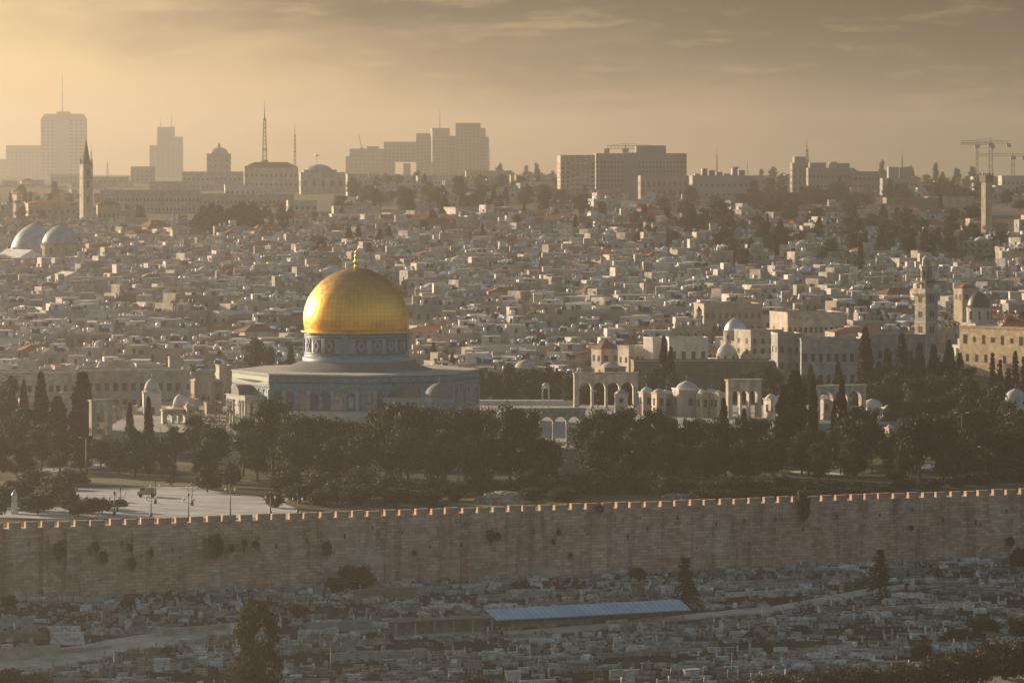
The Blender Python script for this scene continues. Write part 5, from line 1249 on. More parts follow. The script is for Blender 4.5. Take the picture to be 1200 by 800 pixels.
DESC = {'broad': ('rounded dark pine', 'wide rounded pine', 'broadleaf tree'), 'dense': ('', '', ''), 'cypress': ('slim dark cypress', 'broad dark cypress', 'cypress'), 'conifer': ('ragged dark conifer', 'ragged dark conifer', 'conifer'), 'pine': ('round dark pine', 'wide dark pine', 'pine'), 'bush': ('low dark shrub', 'wide low shrub', 'shrub'), 'olive': ('small olive tree', 'spreading olive tree', 'olive'), 'bare': ('thin bare brown tree', 'wide bare brown tree', 'bare tree'), 'palm': ('hazy palm', 'hazy palm', 'palm'), 'yellow': ('yellow-green autumn tree', 'yellow-green autumn tree', 'yellow tree'), 'fresh': ('green leafy tree', 'large bushy green tree', 'green tree')}
def tree(kind, px, ptop, d, hwpx, label=None, group=None, base=None):
    x = PX(px, d); zb = gz(x, d) if base is None else base; zt = PZ(ptop, d); h = max(1.0, zt-zb); s = d/F
    i = rt.randrange(len(TP[kind])); root, hw = TP[kind][i]
    if (kind, i) not in TUSE: TUSE.add((kind, i)); o = root
    else: o = dup(root)
    k = hwpx*s/hw*1.02; h /= {'pine': .93, 'broad': .93, 'bush': .9, 'conifer': .97}.get(kind, 1); o.location = (x, d, zb); o.scale = (k, k, h/10); o.rotation_euler = (0, 0, rt.uniform(0, 6.28))
    a = DESC[kind]; wide = hwpx*s*2 > (.28 if kind == 'cypress' else .95)*h
    desc = a[1] if wide else a[0]
    tag(o, label or desc, {'bush': 'shrub', 'olive': 'olive tree', 'cypress': 'cypress', 'pine': 'pine', 'palm': 'palm'}.get(kind, 'tree'), group or {'bush': 'shrubs behind the city wall', 'cypress': 'cypresses around the platform', 'pine': 'pines before the platform'}.get(kind, 'other trees of the city'))
    if label is None: TREES.append((o, desc, h*.8, a[2]))
    return o
# left of the plaza
for a in ((28, 447, 880, 6), (48, 437, 880, 9), (68, 465, 872, 12), (97, 437, 870, 15), (174, 466, 800, 6), (152, 472, 850, 5)): tree('cypress', *a)
for a in ((8, 445, 880, 18), (0, 470, 840, 24), (22, 480, 830, 22), (48, 497, 815, 22), (70, 505, 805, 18), (-4, 510, 790, 24), (30, 520, 790, 18), (118, 515, 815, 18), (158, 500, 795, 19), (140, 515, 805, 14), (190, 520, 790, 14), (95, 520, 810, 14)): tree('pine', *a)
tree('conifer', 202, 508, 772, 8)
for a in ((44, 575, 711, 22), (22, 560, 740, 20), (70, 563, 728, 20), (6, 568, 722, 20), (92, 586, 706, 12), (108, 581, 709, 13), (120, 582, 712, 9), (62, 556, 745, 20), (84, 575, 716, 14), (-4, 585, 705, 12), (40, 550, 770, 22), (84, 548, 775, 20)): tree('bush', *a)
tree('olive', 137, 583, 716, 13); tree('olive', 88, 590, 714, 11)
for a in ((228, 488, 830, 14), (252, 500, 795, 20), (240, 515, 785, 18), (285, 492, 800, 22), (302, 505, 785, 20), (320, 468, 800, 27), (348, 486, 790, 26), (378, 490, 790, 28), (405, 494, 800, 26), (432, 486, 790, 22), (455, 476, 785, 24), (478, 474, 780, 24), (500, 478, 785, 22), (522, 480, 790, 24), (545, 478, 785, 22), (566, 479, 790, 24), (598, 476, 780, 24), (620, 484, 785, 18), (340, 510, 775, 22), (390, 512, 770, 24), (420, 508, 765, 22), (470, 505, 765, 24), (520, 508, 765, 24), (560, 510, 765, 20)): tree('pine', *a)
for a in ((205, 500, 850, 13), (222, 505, 855, 14), (186, 512, 845, 12), (238, 498, 850, 13)): tree('broad', *a)
tree('bare', 200, 486, 880, 10); tree('bare', 225, 478, 880, 12); tree('bare', 240, 462, 870, 20); tree('bare', 258, 470, 865, 16); tree('bare', 142, 470, 905, 12)
for a in ((243, 545, 760, 16), (270, 540, 770, 14), (335, 548, 752, 20), (350, 565, 735, 18), (322, 575, 725, 12), (372, 552, 745, 20), (395, 560, 735, 22), (425, 545, 745, 24), (450, 555, 738, 22), (480, 560, 735, 22), (510, 555, 742, 20), (535, 560, 738, 18), (415, 565, 730, 20), (465, 570, 728, 18), (500, 572, 728, 18), (375, 572, 728, 16), (562, 552, 755, 18), (590, 560, 748, 18), (615, 556, 752, 16), (652, 556, 748, 22), (640, 535, 770, 16), (675, 552, 760, 18), (700, 556, 755, 20), (726, 550, 762, 18), (620, 570, 735, 14), (660, 570, 738, 18)): tree('bush', *a)
for a in ((640, 514, 785, 20), (690, 488, 800, 22), (712, 480, 800, 24), (740, 478, 800, 24), (768, 480, 800, 22), (783, 488, 805, 14), (700, 505, 790, 20), (745, 505, 785, 22), (800, 505, 795, 20), (826, 496, 800, 20), (850, 490, 800, 22), (875, 490, 810, 20), (895, 492, 810, 18), (830, 515, 780, 24), (870, 515, 780, 24), (905, 510, 790, 22), (780, 512, 780, 20), (1043, 508, 800, 13), (790, 490, 803, 16), (812, 490, 803, 16), (1128, 505, 795, 18), (1152, 502, 800, 18), (1178, 505, 800, 18), (1202, 505, 800, 18), (1000, 515, 780, 18), (960, 520, 775, 16), (1003, 478, 800, 20), (985, 495, 805, 16), (1022, 480, 810, 14), (1078, 487, 780, 24), (1105, 488, 778, 18), (1060, 497, 780, 14), (965, 505, 800, 14), (940, 505, 800, 20), (1040, 500, 850, 14)): tree('pine', *a)
for a in ((848, 468, 805, 7), (932, 436, 840, 15), (920, 452, 835, 12), (953, 441, 825, 6), (987, 447, 820, 7), (872, 480, 815, 6), (978, 470, 830, 5)): tree('cypress', *a)
for a in ((700, 560, 748, 16), (755, 552, 755, 20), (780, 556, 750, 18), (805, 562, 748, 18), (835, 560, 745, 20), (862, 556, 750, 18), (890, 560, 752, 16), (915, 555, 758, 16), (940, 560, 755, 16), (850, 572, 738, 20), (880, 572, 742, 18), (910, 570, 745, 18), (945, 574, 745, 18), (970, 560, 762, 16), (1000, 562, 760, 16), (820, 572, 735, 16), (975, 570, 752, 18), (1005, 570, 755, 18), (1035, 566, 760, 18), (1062, 562, 765, 18), (1090, 560, 768, 18), (1120, 556, 772, 18), (1148, 552, 778, 20), (1175, 548, 785, 20), (1200, 546, 790, 20), (1110, 545, 800, 16), (1135, 540, 800, 18), (1165, 540, 805, 20), (1195, 538, 810, 20), (1050, 552, 790, 14)): tree('bush', *a)
# belt behind the platform on the right
for a in ((1014, 385, 1015, 9), (1040, 410, 1010, 8), (1057, 392, 1005, 9), (1078, 404, 1000, 8), (1094, 405, 995, 8), (1112, 400, 1000, 9), (1068, 420, 990, 8), (1102, 425, 985, 9), (1030, 425, 1000, 8), (1125, 415, 1000, 7), (982, 425, 1015, 6), (950, 428, 1015, 6)): tree('cypress', *a)
for a in ((930, 440, 990, 20), (905, 428, 1000, 18), (875, 436, 1010, 16), (850, 442, 1000, 14), (1045, 440, 960, 22), (1075, 445, 940, 22), (1010, 450, 960, 18), (1100, 440, 940, 20), (1125, 455, 900, 22), (1142, 447, 890, 22), (1165, 455, 880, 18), (1185, 472, 870, 20), (1120, 480, 860, 22), (1150, 480, 860, 20), (1100, 465, 900, 20), (1200, 480, 860, 20), (770, 432, 1008, 16), (790, 440, 1000, 12), (1072, 470, 900, 20), (1045, 470, 900, 16), (955, 445, 990, 14), (1135, 430, 980, 14)): tree('pine', *a)
for a in ((1163, 412, 985, 8), (1172, 420, 980, 8), (1190, 410, 985, 8), (1182, 430, 975, 9), (1200, 418, 985, 8)): tree('conifer', *a)
for a in ((688, 448, 985, 12), (705, 444, 985, 14), (722, 446, 985, 14), (740, 446, 985, 12), (665, 440, 990, 12), (650, 444, 1000, 12)): tree('pine', *a)
tree('cypress', 778, 395, 1018, 6); tree('cypress', 786, 408, 1015, 6)
for a in ((560, 432, 1012, 14), (580, 436, 1010, 14), (600, 428, 1010, 14), (620, 432, 1012, 14), (640, 430, 1010, 16), (658, 436, 1008, 12), (545, 436, 1015, 12), (300, 396, 1090, 14), (316, 408, 1085, 9)): tree('pine', *a)
for a in ((341, 403, 1080, 5), (508, 402, 1110, 5), (555, 413, 1090, 5), (530, 414, 1095, 4), (376, 278, 1500, 8), (409, 266, 1560, 5), (420, 264, 1550, 5), (433, 285, 1480, 5), (445, 268, 1560, 5), (456, 266, 1560, 5)): tree('cypress', *a)
tree('palm', 38, 342, 1300, 22); tree('palm', 20, 362, 1290, 12)
# clumps up the hill
for a in ((238, 242, 1700, 9), (248, 239, 1700, 9), (257, 241, 1700, 9), (268, 245, 1690, 8), (275, 241, 1700, 9), (284, 238, 1700, 11), (296, 238, 1700, 11), (303, 248, 1690, 7), (230, 252, 1690, 7), (330, 240, 1850, 6), (340, 244, 1850, 6), (826, 243, 1800, 9), (816, 248, 1790, 9), (805, 256, 1770, 8), (748, 255, 1780, 7), (740, 262, 1770, 6), (756, 258, 1780, 7), (872, 215, 2150, 6), (884, 212, 2150, 6), (1035, 240, 1850, 5), (1065, 245, 1840, 6), (1085, 248, 1840, 5)): tree('cypress', *a)
for a in ((430, 218, 2100, 10), (438, 224, 2080, 12), (460, 224, 2100, 12), (480, 222, 2100, 12), (448, 232, 2050, 10), (425, 232, 2050, 9), (503, 240, 1950, 8), (520, 226, 2050, 10), (555, 222, 2050, 12), (576, 216, 2100, 10), (592, 224, 2050, 10), (566, 232, 1980, 10), (616, 232, 1980, 12), (636, 217, 2100, 12), (655, 222, 2080, 14), (670, 228, 2050, 12), (640, 240, 1950, 14), (690, 242, 1900, 10), (610, 226, 2050, 10), (660, 246, 1880, 12), (780, 232, 1950, 14), (800, 236, 1930, 12), (720, 240, 1950, 8), (765, 268, 1720, 10), (786, 274, 1700, 8), (840, 230, 2000, 12), (862, 228, 2020, 14), (885, 224, 2050, 16), (905, 220, 2080, 16), (925, 226, 2050, 16), (945, 222, 2100, 16), (965, 222, 2100, 14), (985, 218, 2150, 12), (1010, 226, 2080, 16), (880, 242, 1900, 14), (902, 240, 1900, 16), (925, 246, 1880, 16), (948, 244, 1880, 14), (970, 256, 1820, 14), (992, 262, 1800, 14), (1010, 256, 1800, 14), (1030, 256, 1800, 12), (1050, 260, 1780, 14), (1072, 262, 1770, 14), (1095, 264, 1760, 14), (1115, 262, 1770, 12), (1135, 270, 1700, 12), (1088, 216, 2200, 10), (1104, 212, 2200, 10), (1120, 216, 2200, 8), (1132, 222, 2150, 8), (1060, 222, 2150, 10), (1040, 218, 2200, 8), (1075, 272, 1720, 12), (1000, 278, 1700, 10), (960, 272, 1740, 10), (900, 262, 1780, 10), (1040, 280, 1680, 10), (1060, 298, 1580, 9), (1098, 300, 1560, 9), (1160, 302, 1540, 9), (940, 290, 1620, 9), (870, 256, 1820, 10), (1011, 350, 1215, 11), (540, 298, 1480, 5), (600, 268, 1680, 6), (480, 262, 1720, 6), (1145, 214, 2250, 6), (1110, 232, 2100, 14), (860, 212, 2300, 8), (650, 212, 2300, 8), (25, 242, 1780, 8), (50, 246, 1780, 5), (100, 262, 1700, 6), (105, 330, 1380, 5), (150, 330, 1400, 5), (560, 244, 1900, 8), (540, 232, 1980, 10), (1180, 222, 2100, 8), (1195, 234, 2000, 10)): tree('pine', *a)
tree('yellow', 697, 262, 1750, 10); tree('fresh', 1066, 262, 1690, 6); tree('fresh', 1112, 270, 1660, 6)
rp = random.Random(9)
for x0_, x1_, y0_, y1_, n_, hw_ in ((400, 700, 222, 256, 55, 11), (775, 1160, 214, 300, 125, 11), (840, 1180, 296, 318, 30, 8), (120, 400, 258, 285, 14, 6), (0, 120, 238, 262, 10, 6), (1100, 1200, 216, 240, 12, 8), (480, 900, 262, 300, 22, 6), (540, 660, 208, 216, 10, 7), (860, 1130, 208, 216, 16, 7)):
    for i in range(n_):
        px, pb = rp.uniform(x0_, x1_), rp.uniform(y0_, y1_); lo_, hi_ = 1300, 2900
        for _ in range(30):
            m_ = (lo_+hi_)/2; xx = PX(px, m_)
            if proj(xx, m_, gz(xx, m_))[1] > pb: lo_ = m_
            else: hi_ = m_
        h_ = rp.uniform(7, 12)*F/lo_; k_ = rp.choice(('cypress', 'pine', 'broad', 'broad', 'broad', 'cypress', 'pine'))
        tree(k_, px, pb-h_, lo_, hw_*rp.uniform(.7, 1.2)*1750/lo_*(.45 if k_ == 'cypress' else 1))
for i in range(34): px = 845+i*9.3+rp.uniform(-3, 3); tree('palm' if i % 3 else 'cypress', px, 318+rp.uniform(-8, 8), 1420+rp.uniform(-20, 20), 5 if i % 3 else 3, group='palms and cypresses in the dark belt of the old city')
# cemetery trees
def ctree(kind, px, pbase, ptop, hw, label, group=None):
    x, d = cem_xy(px, pbase); return tree(kind, PX(0, 1) and px, ptop, d, hw, label=label, group=group)
ctree('conifer', 803, 712, 652, 18, 'dark ragged conifer at the end of the blue canopy')
ctree('conifer', 1031, 696, 643, 16, 'dark ragged conifer standing alone among the graves')
tree('dense', 302, 702, 590, 35, label='large bushy green tree rising from the lower edge of the graves', base=gz(PX(302, 590), 590)-1.5)
ctree('bare', 945, 725, 697, 14, 'small bare brown shrub among the graves')
for i, (px, pb, pt, w_, lab) in enumerate(((205, 505+205, 700, 9, ''), (160, 735, 690, 0, ''))): pass
GS = [(350, 725, 706, 12), (196, 768, 756, 8), (52, 748, 735, 8), (12, 710, 696, 10), (150, 715, 702, 9), (420, 692, 660, 22), (395, 696, 675, 14), (1178, 798, 748, 34), (1140, 803, 757, 34), (1208, 795, 745, 32), (1100, 806, 768, 34), (1060, 810, 776, 30), (1020, 812, 782, 28), (960, 812, 785, 28), (905, 812, 788, 24), (1000, 812, 780, 26), (860, 810, 795, 20), (985, 800, 778, 18), (1150, 740, 722, 22), (1195, 748, 722, 16), (560, 808, 790, 16), (40, 808, 788, 24), (100, 812, 796, 20), (8, 805, 782, 20), (700, 812, 797, 20), (1125, 752, 735, 18), (1080, 770, 752, 14), (470, 812, 797, 14), (940, 745, 732, 12), (1196, 668, 640, 14), (610, 692, 680, 10), (748, 678, 664, 10)]
CB = []
for px, pb, pt, w_ in GS:
    o = ctree('bush', px, pb, pt, w_, 'dark scrubby shrub', group='scrub among the graves'); CB.append((o, 'dark scrubby shrub', 1.0))
# shrubs rooted in the wall face
WB = [(70, 650, 8), (113, 643, 5), (122, 656, 6), (155, 663, 6), (153, 643, 4), (178, 650, 3.5), (253, 646, 11), (272, 644, 4), (287, 638, 4), (300, 640, 4), (383, 646, 7), (575, 631, 6), (584, 630, 4), (941, 606, 9), (703, 598, 5), (1068, 620, 3), (655, 625, 3), (649, 636, 3), (669, 652, 3), (486, 649, 3), (1184, 637, 5)]
wallb = []
for px, py, w_ in WB:
    d = 703.0/(1-.416*(px-600)/F); x = PX(px, d); z = PZ(py+w_*.8, d); root, hw = TP['bush'][0]; o = dup(root); k = 1.35*w_*d/F/hw
    o.location = (x, d-.5, z); o.scale = (k, k*.7, k*1.2*(1.7 if px == 941 else 1)); tag(o, 'dark caper shrub hanging from the wall face', 'shrub', 'shrubs growing out of the city wall'); wallb.append((o, 'dark shrub growing from the wall face', .5))
# ------------------------------------------------------------------ cemetery
lmc = [(690, 715, 'blue canopy'), (803, 685, 'conifer by the canopy'), (1031, 670, 'lone conifer'), (302, 750, 'large bushy green tree'), (75, 745, 'two big block tombs'), (134, 770, 'black pole by the path'), (520, 735, 'low open shelter'), (200, 752, 'pale dusty path'), (388, 770, 'black pole below the long block tomb'), (858, 770, 'black pole near the scrub'), (900, 715, 'pale track'), (945, 715, 'bare brown shrub'), (420, 685, 'dark scrub at the wall foot'), (1178, 780, 'dark scrub in the corner'), (600, 680, 'middle of the wall foot'), (1150, 660, 'right end of the wall foot'), (720, 770, 'gently sloping middle rows'), (560, 780, 'lower edge shrubs'), (20, 700, 'left end of the wall foot')]
autolabel([(o, 'dark scrubby shrub', h) for o, _, h in CB], lmc, 'shrub')
autolabel(wallb, [(150, 650, 'left stretch of battlements'), (383, 646, 'middle-left buttress'), (580, 630, 'centre of the wall'), (941, 606, 'streaked upper wall'), (1100, 620, 'right end of the wall'), (660, 640, 'column of dark holes')], 'wall shrub')
rc = random.Random(31)
def tomb_proto(i):
    r = random.Random(900+i); kind = ['slab tomb', 'box tomb', 'stepped tomb', 'leaning headstone', 'twin-post tomb'][i % 5]
    root = bpy.data.objects.new('tomb', None); C.objects.link(root); root.empty_display_size = .2
    m = ('tomb', 'tomb_pale', 'tomb', 'tomb', 'tomb_warm')[i % 5] if i < 5 else ('tomb_pale', 'tomb', 'tomb_warm', 'tomb', 'tomb')[i % 5]
    L = r.uniform(1.8, 2.3)
    if kind == 'slab tomb': L *= 1.3; P('slab', root, 'box', -L/2, L/2, -.45, .45, -.5, .45, m); P('head_block', root, 'box', L/2-.35, L/2, -.5, .5, .453, .75, m)
    elif kind == 'box tomb': P('chest', root, 'box', -L/2, L/2, -.5, .5, -.5, .8, m); P('lid', root, 'box', -L/2-.1, L/2+.1, -.6, .6, .803, .95, m)
    elif kind == 'stepped tomb': P('base_step', root, 'box', -L/2-.3, L/2+.3, -.8, .8, -.5, .3, m); P('upper_step', root, 'box', -L/2, L/2, -.45, .45, .303, .7, m)
    elif kind == 'leaning headstone': P('grave_bed', root, 'box', -L/2, L/2, -.4, .4, -.5, .2, m); q = P('headstone', root, 'box', -.35, .35, -.09, .09, 0, 1.25, m, top=.85); q.location = (-L/2, 0, .1); q.rotation_euler = (r.uniform(-.15, .15), r.uniform(-.2, .2), 1.57)
    else:
        P('grave_bed', root, 'box', -L/2, L/2, -.45, .45, -.5, .35, m)
        for s in (-1, 1): P('end_post', root, 'box', s*(L/2-.15)-.12, s*(L/2-.15)+.12, -.2, .2, .353, 1.15, m, top=.8)
    tone = {'tomb': 'grey', 'tomb_pale': 'pale', 'tomb_warm': 'brownish'}[m]
    return root, f'{tone} {kind}'
TPR = [tomb_proto(i) for i in range(10)]; tu = set()
def on_path(px, py):
    for x0, y0, x1, y1, t in ((-30, 781, 95, 768, 11), (95, 768, 190, 750, 10), (190, 750, 340, 730, 8), (590, 742, 690, 736, 3), (690, 736, 800, 725, 4), (800, 725, 900, 716, 4), (900, 716, 1010, 695, 5), (1010, 695, 1060, 688, 5)):
        if x0 <= px <= x1 and abs(py-(y0+(y1-y0)*(px-x0)/(x1-x0))) < t: return True
    if 455 < px < 810 and -9 < py-(738-(px-455)*.035) < 5: return True
    if 50 < px < 105 and 736 < py < 762: return True
    if 1000 < px and py > 788: return True
    return False
cands = []
s = -2.8
while s > -122:
    x = -96+rc.uniform(0, 2)
    off = rc.uniform(-.4, .4)
    while x < 100:
        y = wall_y(x)+s+rc.uniform(-.35, .35)+off; z = gz(x, y); px, py = proj(x, y, z)
        gap = math.sin(x*.21+s*.35)+math.sin(x*.083-s*.19+2)+.6*math.sin(s*.9)
        if -12 < px < 1212 and py < 812 and not on_path(px, py) and rc.random() < (.80 if gap > -.6 else .14): cands.append((x, y, z, px, py))
        x += rc.uniform(1.6, 3.1)
    s -= rc.uniform(1.35, 2.0)
cands.sort(key=lambda q: q[1]); tombs = []; tb = MB()
gn = [q for q in cands if 4 < q[3] < 1196 and q[4] < 798]
ind = gn[:295]; inds = set(id(q) for q in ind)
for x, y, z, px, py in ind:
    i = rc.randrange(10); root, desc = TPR[i]
    if i in tu: o = dup(root)
    else: tu.add(i); o = root
    k = rc.uniform(.7, 1.1); o.location = (x, y, z+.1); o.scale = (k, k, k*rc.uniform(.8, 1.3)); o.rotation_euler = (rc.gauss(0, .03), rc.gauss(0, .03), rc.gauss(.1, .12)+(1.4 if rc.random() < .12 else 0))
    tag(o, desc, 'tomb', 'tombs of the lower cemetery rows'); tombs.append((o, desc, .5))
autolabel(tombs, lmc+[(px, 780, w) for px, w in ((250, 'left foot of the bushy tree'), (340, 'right foot of the bushy tree'), (640, 'lower middle edge'), (800, 'lower right-middle edge'), (460, 'lower edge left of the shrubs'), (950, 'lower right scrub'))], 'grave')
for q in cands:
    if id(q) in inds: continue
    x, y, z, px, py = q; L = rc.uniform(.8, 1.4) if rc.random() < .85 else rc.uniform(2, 4.5); L *= .82; wd = rc.uniform(.28, .52); h = abs(rc.gauss(.34, .22))+.08; m = rc.choice(('tomb', 'tomb', 'tomb', 'tomb_pale', 'tomb_warm')); a = rc.gauss(.1, .15)+(1.4 if rc.random() < .12 else 0)
    tb.box(x-L, x+L, y-wd, y+wd, z-.5, z+h, m, rot=a)
    t = rc.random()
    if t < .3 and L < 1.5: tb.box(x-L-.02, x-L+.22, y-.35, y+.35, z+h*.5, z+h+rc.uniform(.4, .95), rc.choice(('tomb', 'tomb_pale')), rot=a, c=(x, y), top=.85)
    elif t < .55: tb.box(x-L*.75, x+L*.75, y-wd*.6, y+wd*.6, z+h+.003, z+h+.3, m, rot=a, c=(x, y))
    if t < .15: tb.box(x+L-.22, x+L+.02, y-.3, y+.3, z+h*.5, z+h+rc.uniform(.3, .8), m, rot=a, c=(x, y), top=.85)
tag(tb.build('distant_tombs'), 'dense rows of small weathered grave slabs below the wall', 'graves', kind='stuff')
# tufts of weeds and rubble between the graves
gb = MB(); 
for _ in range(5200):
    x = rc.uniform(-95, 100); s = -rc.random()**.9*120-1.6; y = wall_y(x)+s; z = gz(x, y)
    if math.sin(x*.17+s*.3)+math.sin(x*.31-s*.13+1)+rc.gauss(0, .7) < .5: continue
    px, py = proj(x, y, z)
    if on_path(px, py): continue
    leafquads(gb, [(x+rc.gauss(0, .35), y+rc.gauss(0, .35), z+rc.uniform(0, .45)) for _ in range(9)], .33, 'foliage_olive', rc)
tag(gb.build('weeds'), 'dark weeds growing between the graves', 'weeds', kind='stuff')
rb = MB()
for _ in range(2600):
    x = rc.uniform(-92, 98); s = -rc.random()**1.6*60-1.4; y = wall_y(x)+s; z = gz(x, y); k = rc.uniform(.12, .4)
    if on_path(*proj(x, y, z)): continue
    rb.box(x-k, x+k, y-k*.7, y+k*.7, z-.2, z+k*rc.uniform(.6, 1.6), 'rock', rot=rc.uniform(0, 3), top=.7)
tag(rb.build('rubble'), 'loose pale stones scattered at the wall foot and between graves', 'rubble', kind='stuff')
# retaining walls and terraces
def cwall(px0, py0, px1, py1, h, mat, label, t=.5, name='retaining_wall'):
    x0, y0 = cem_xy(px0, py0); x1, y1 = cem_xy(px1, py1); L = math.hypot(x1-x0, y1-y0); a = math.atan2(y1-y0, x1-x0); z = min(gz(x0, y0), gz(x1, y1))
    root = thing(name, ((x0+x1)/2, (y0+y1)/2, z), a, label, 'wall'); P('masonry', root, 'box', -L/2, L/2, -t/2, t/2, -1, h, mat); P('coping', root, 'box', -L/2-.05, L/2+.05, -t/2-.08, t/2+.08, h+.003, h+.12, mat); return root
cwall(-12, 776, 70, 770, 1.9, 'tan', 'pale retaining wall above the start of the dusty path')
cwall(70, 768, 130, 761, .9, 'tan', 'low tapering wall beside the dusty path')
cwall(183, 748, 268, 738, 1.3, 'tan', 'pale terrace wall above the dusty path by the bushy tree')
cwall(0, 752, 55, 749, 1.2, 'brown', 'brown terrace wall left of the two big block tombs')
cwall(-5, 736, 38, 733, 1.3, 'grey', 'dim grey terrace wall below the left wall foot')
cwall(360, 741, 435, 738, 1.5, 'grey', 'long pale terrace wall with small square recesses')
cwall(390, 776, 500, 770, 1.2, 'grey', 'faded terrace wall below the long shelter')
cwall(415, 703, 485, 699, 1.6, 'brown', 'dark terrace wall at the foot of the city wall')
cwall(600, 735, 690, 729, .5, 'grey', 'low kerb wall under the blue canopy')
cwall(560, 703, 640, 698, .7, 'grey', 'thin grey terrace wall below the middle of the city wall')
cwall(850, 700, 960, 693, .7, 'tomb_pale', 'pale terrace kerb below the right part of the city wall')
cwall(1050, 715, 1160, 708, .6, 'tomb_pale', 'long pale kerb in the rows right of the lone conifer')
cwall(700, 770, 860, 762, .5, 'grey', 'grey kerb in the middle lower rows')
cwall(960, 766, 1090, 762, .6, 'tomb_pale', 'pale kerb in the lower right rows')
cwall(880, 690, 1010, 680, .8, 'grey', 'grey terrace wall close under the right wall')
for px, py, w_, h, lab in ((75, 745, 7.4, 1.5, 'wide pale block tomb behind its twin'), (79, 753, 7.4, 1.6, 'wide pale block tomb in front of its twin'), (190, 785, 3.0, 1.8, 'small square stone tomb house below the path'), (250, 780, 3.5, .7, 'flat pale platform tomb near the bushy tree')):
    x, y = cem_xy(px, py); t = thing('block_tomb', (x, y, gz(x, y)), .03, lab, 'tomb'); w_ *= y/F*6
    w_ = min(w_, 5.0); P('base', t, 'box', -w_/2-.15, w_/2+.15, -.95, .95, -.6, .25, 'tomb_pale'); P('chest', t, 'box', -w_/2, w_/2, -.8, .8, .253, h, 'tomb_pale')
# blue canopy
x0, y0 = cem_xy(575, 739); x1, y1 = cem_xy(803, 726); L = math.hypot(x1-x0, y1-y0); a = math.atan2(y1-y0, x1-x0)
cv = thing('long_canopy', (x0, y0, gz(x0, y0)), a, 'long canopy with light blue sheet roof on thin posts among the graves', 'canopy')
zt = lambda u: lerp(PZ(722, y0)-gz(x0, y0), PZ(710, y1)-gz(x0, y0), u/L)
b = MB(); W = 4.2; n_ = 12; vs = []; fs = []
for i in range(n_+1):
    u = L*i/n_; z = zt(u)
    vs += [(u, -W/2, z-.35), (u, W/2, z+.95), (u, W/2, z+.87), (u, -W/2, z-.43)]
for i in range(n_):
    k = 4*i
    for j in range(4): fs.append((k+j, k+4+j, k+4+(j+1) % 4, k+(j+1) % 4))
fs += [(0, 1, 2, 3), (4*n_+3, 4*n_+2, 4*n_+1, 4*n_)]
b.add(vs, fs, 'canopy_blue'); b.build('sheet_roof', cv)
b = MB()
for i in range(34):
    u = L*(i+.5)/34; z = zt(u); b.tube((u, -W/2, z-.33), (u, W/2, z+.97), .035, 'dome_blue' if i % 5 else 'roof_plaster', 4)
b.build('roof_ribs', cv)
for i in range(9):
    u = L*(i+.1)/8.4
    for yy_ in (-W/2+.3, W/2-.3): P('post', cv, 'tube', (u, yy_, -.8+u*.02), (u, yy_, zt(u)+(-.4 if yy_ < 0 else .75)), .07, 'steel', 6)
P('beam', cv, 'tube', (0, -W/2+.3, zt(0)-.5), (L, -W/2+.3, zt(L)-.5), .08, 'steel', 5)
for i in range(5): P('bench', cv, 'box', 2+i*6.2, 5.5+i*6.2, -.3, .5, -.3+.02*i, .45+i*.1, 'tomb')
x0, y0 = cem_xy(460, 746); x1, y1 = cem_xy(572, 741); L = math.hypot(x1-x0, y1-y0)
sh = thing('low_shelter', (x0, y0, gz(x0, y0)), math.atan2(y1-y0, x1-x0), 'low long open shelter with flat dark roof left of the blue canopy', 'shelter')
hs_ = PZ(728, y0)-gz(x0, y0)
P('roof', sh, 'box', -.3, L+.3, -1.9, 1.9, hs_, hs_+.22, 'tomb'); P('back_wall', sh, 'box', 0, L, 1.5, 1.7, -1, hs_-.003, 'grey')
for i in range(6): P('post', sh, 'box', L*i/5-.12, L*i/5+.12, -1.7, -1.45, -1, hs_-.003, 'grey')
P('low_wall', sh, 'box', .1, L-.1, -1.62, -1.46, -1, .5, 'grey')
# ------------------------------------------------------------------ lamps, poles, pillar, vehicle
def lamp(px, ptop, pbase, label, arms=1, d=None, zb=-4.5, mat='mast_paint', r=.07, head=True):
    d = d or (CZ-zb)*F/(pbase-200); x = PX(px, d); h = PZ(ptop, d)-zb; root = thing('street_lamp' if head else 'pole', (x, d, zb), 0, label, 'street lamp' if head else 'pole')
    P('pole', root, 'tube', (0, 0, -.5), (0, 0, h), r*1.3, mat, 7, r)
    P('base', root, 'lathe', [(r*3, -.3), (r*3, .5), (r*1.5, .6)], mat, n=8)
    if head:
        for i in range(arms):
            s = (-1, 1)[i] if arms == 2 else -1
            q = P('arm', root, 'tube', (0, 0, h-.1), (s*.9, 0, h+.12), r*.6, mat, 5); l = MB(); l.box(s*1.15-.35, s*1.15+.35, -.18, .18, h+.05, h+.22, 'dish', top=.8); l.build('lamp_head', root)
    return root
def lantern(px, ptop, pbase, label):
    zb = -4.5; d = (CZ-zb)*F/(pbase-200); h = PZ(ptop, d)-zb; root = thing('street_lamp', (PX(px, d), d, zb), 0, label, 'street lamp')
    P('pole', root, 'tube', (0, 0, -.3), (0, 0, h-.7), .11, 'dome_dark', 7, .07); P('base', root, 'lathe', [(.28, -.1), (.26, .7), (.12, .8)], 'dome_dark', n=8)
    for s in (-1, 0, 1):
        if s: P('arm', root, 'tube', (0, 0, h-1.8), (s*.8, 0, h-1.5), .04, 'dome_dark', 5)
        P('lantern', root, 'lathe', [(.09, h-(1.4 if s else .75)), (.17, h-(1.05 if s else .2)), (.05, h-(.8 if s else 0))], 'dish' if s else 'dome_dark', s*.8, 0, n=8)
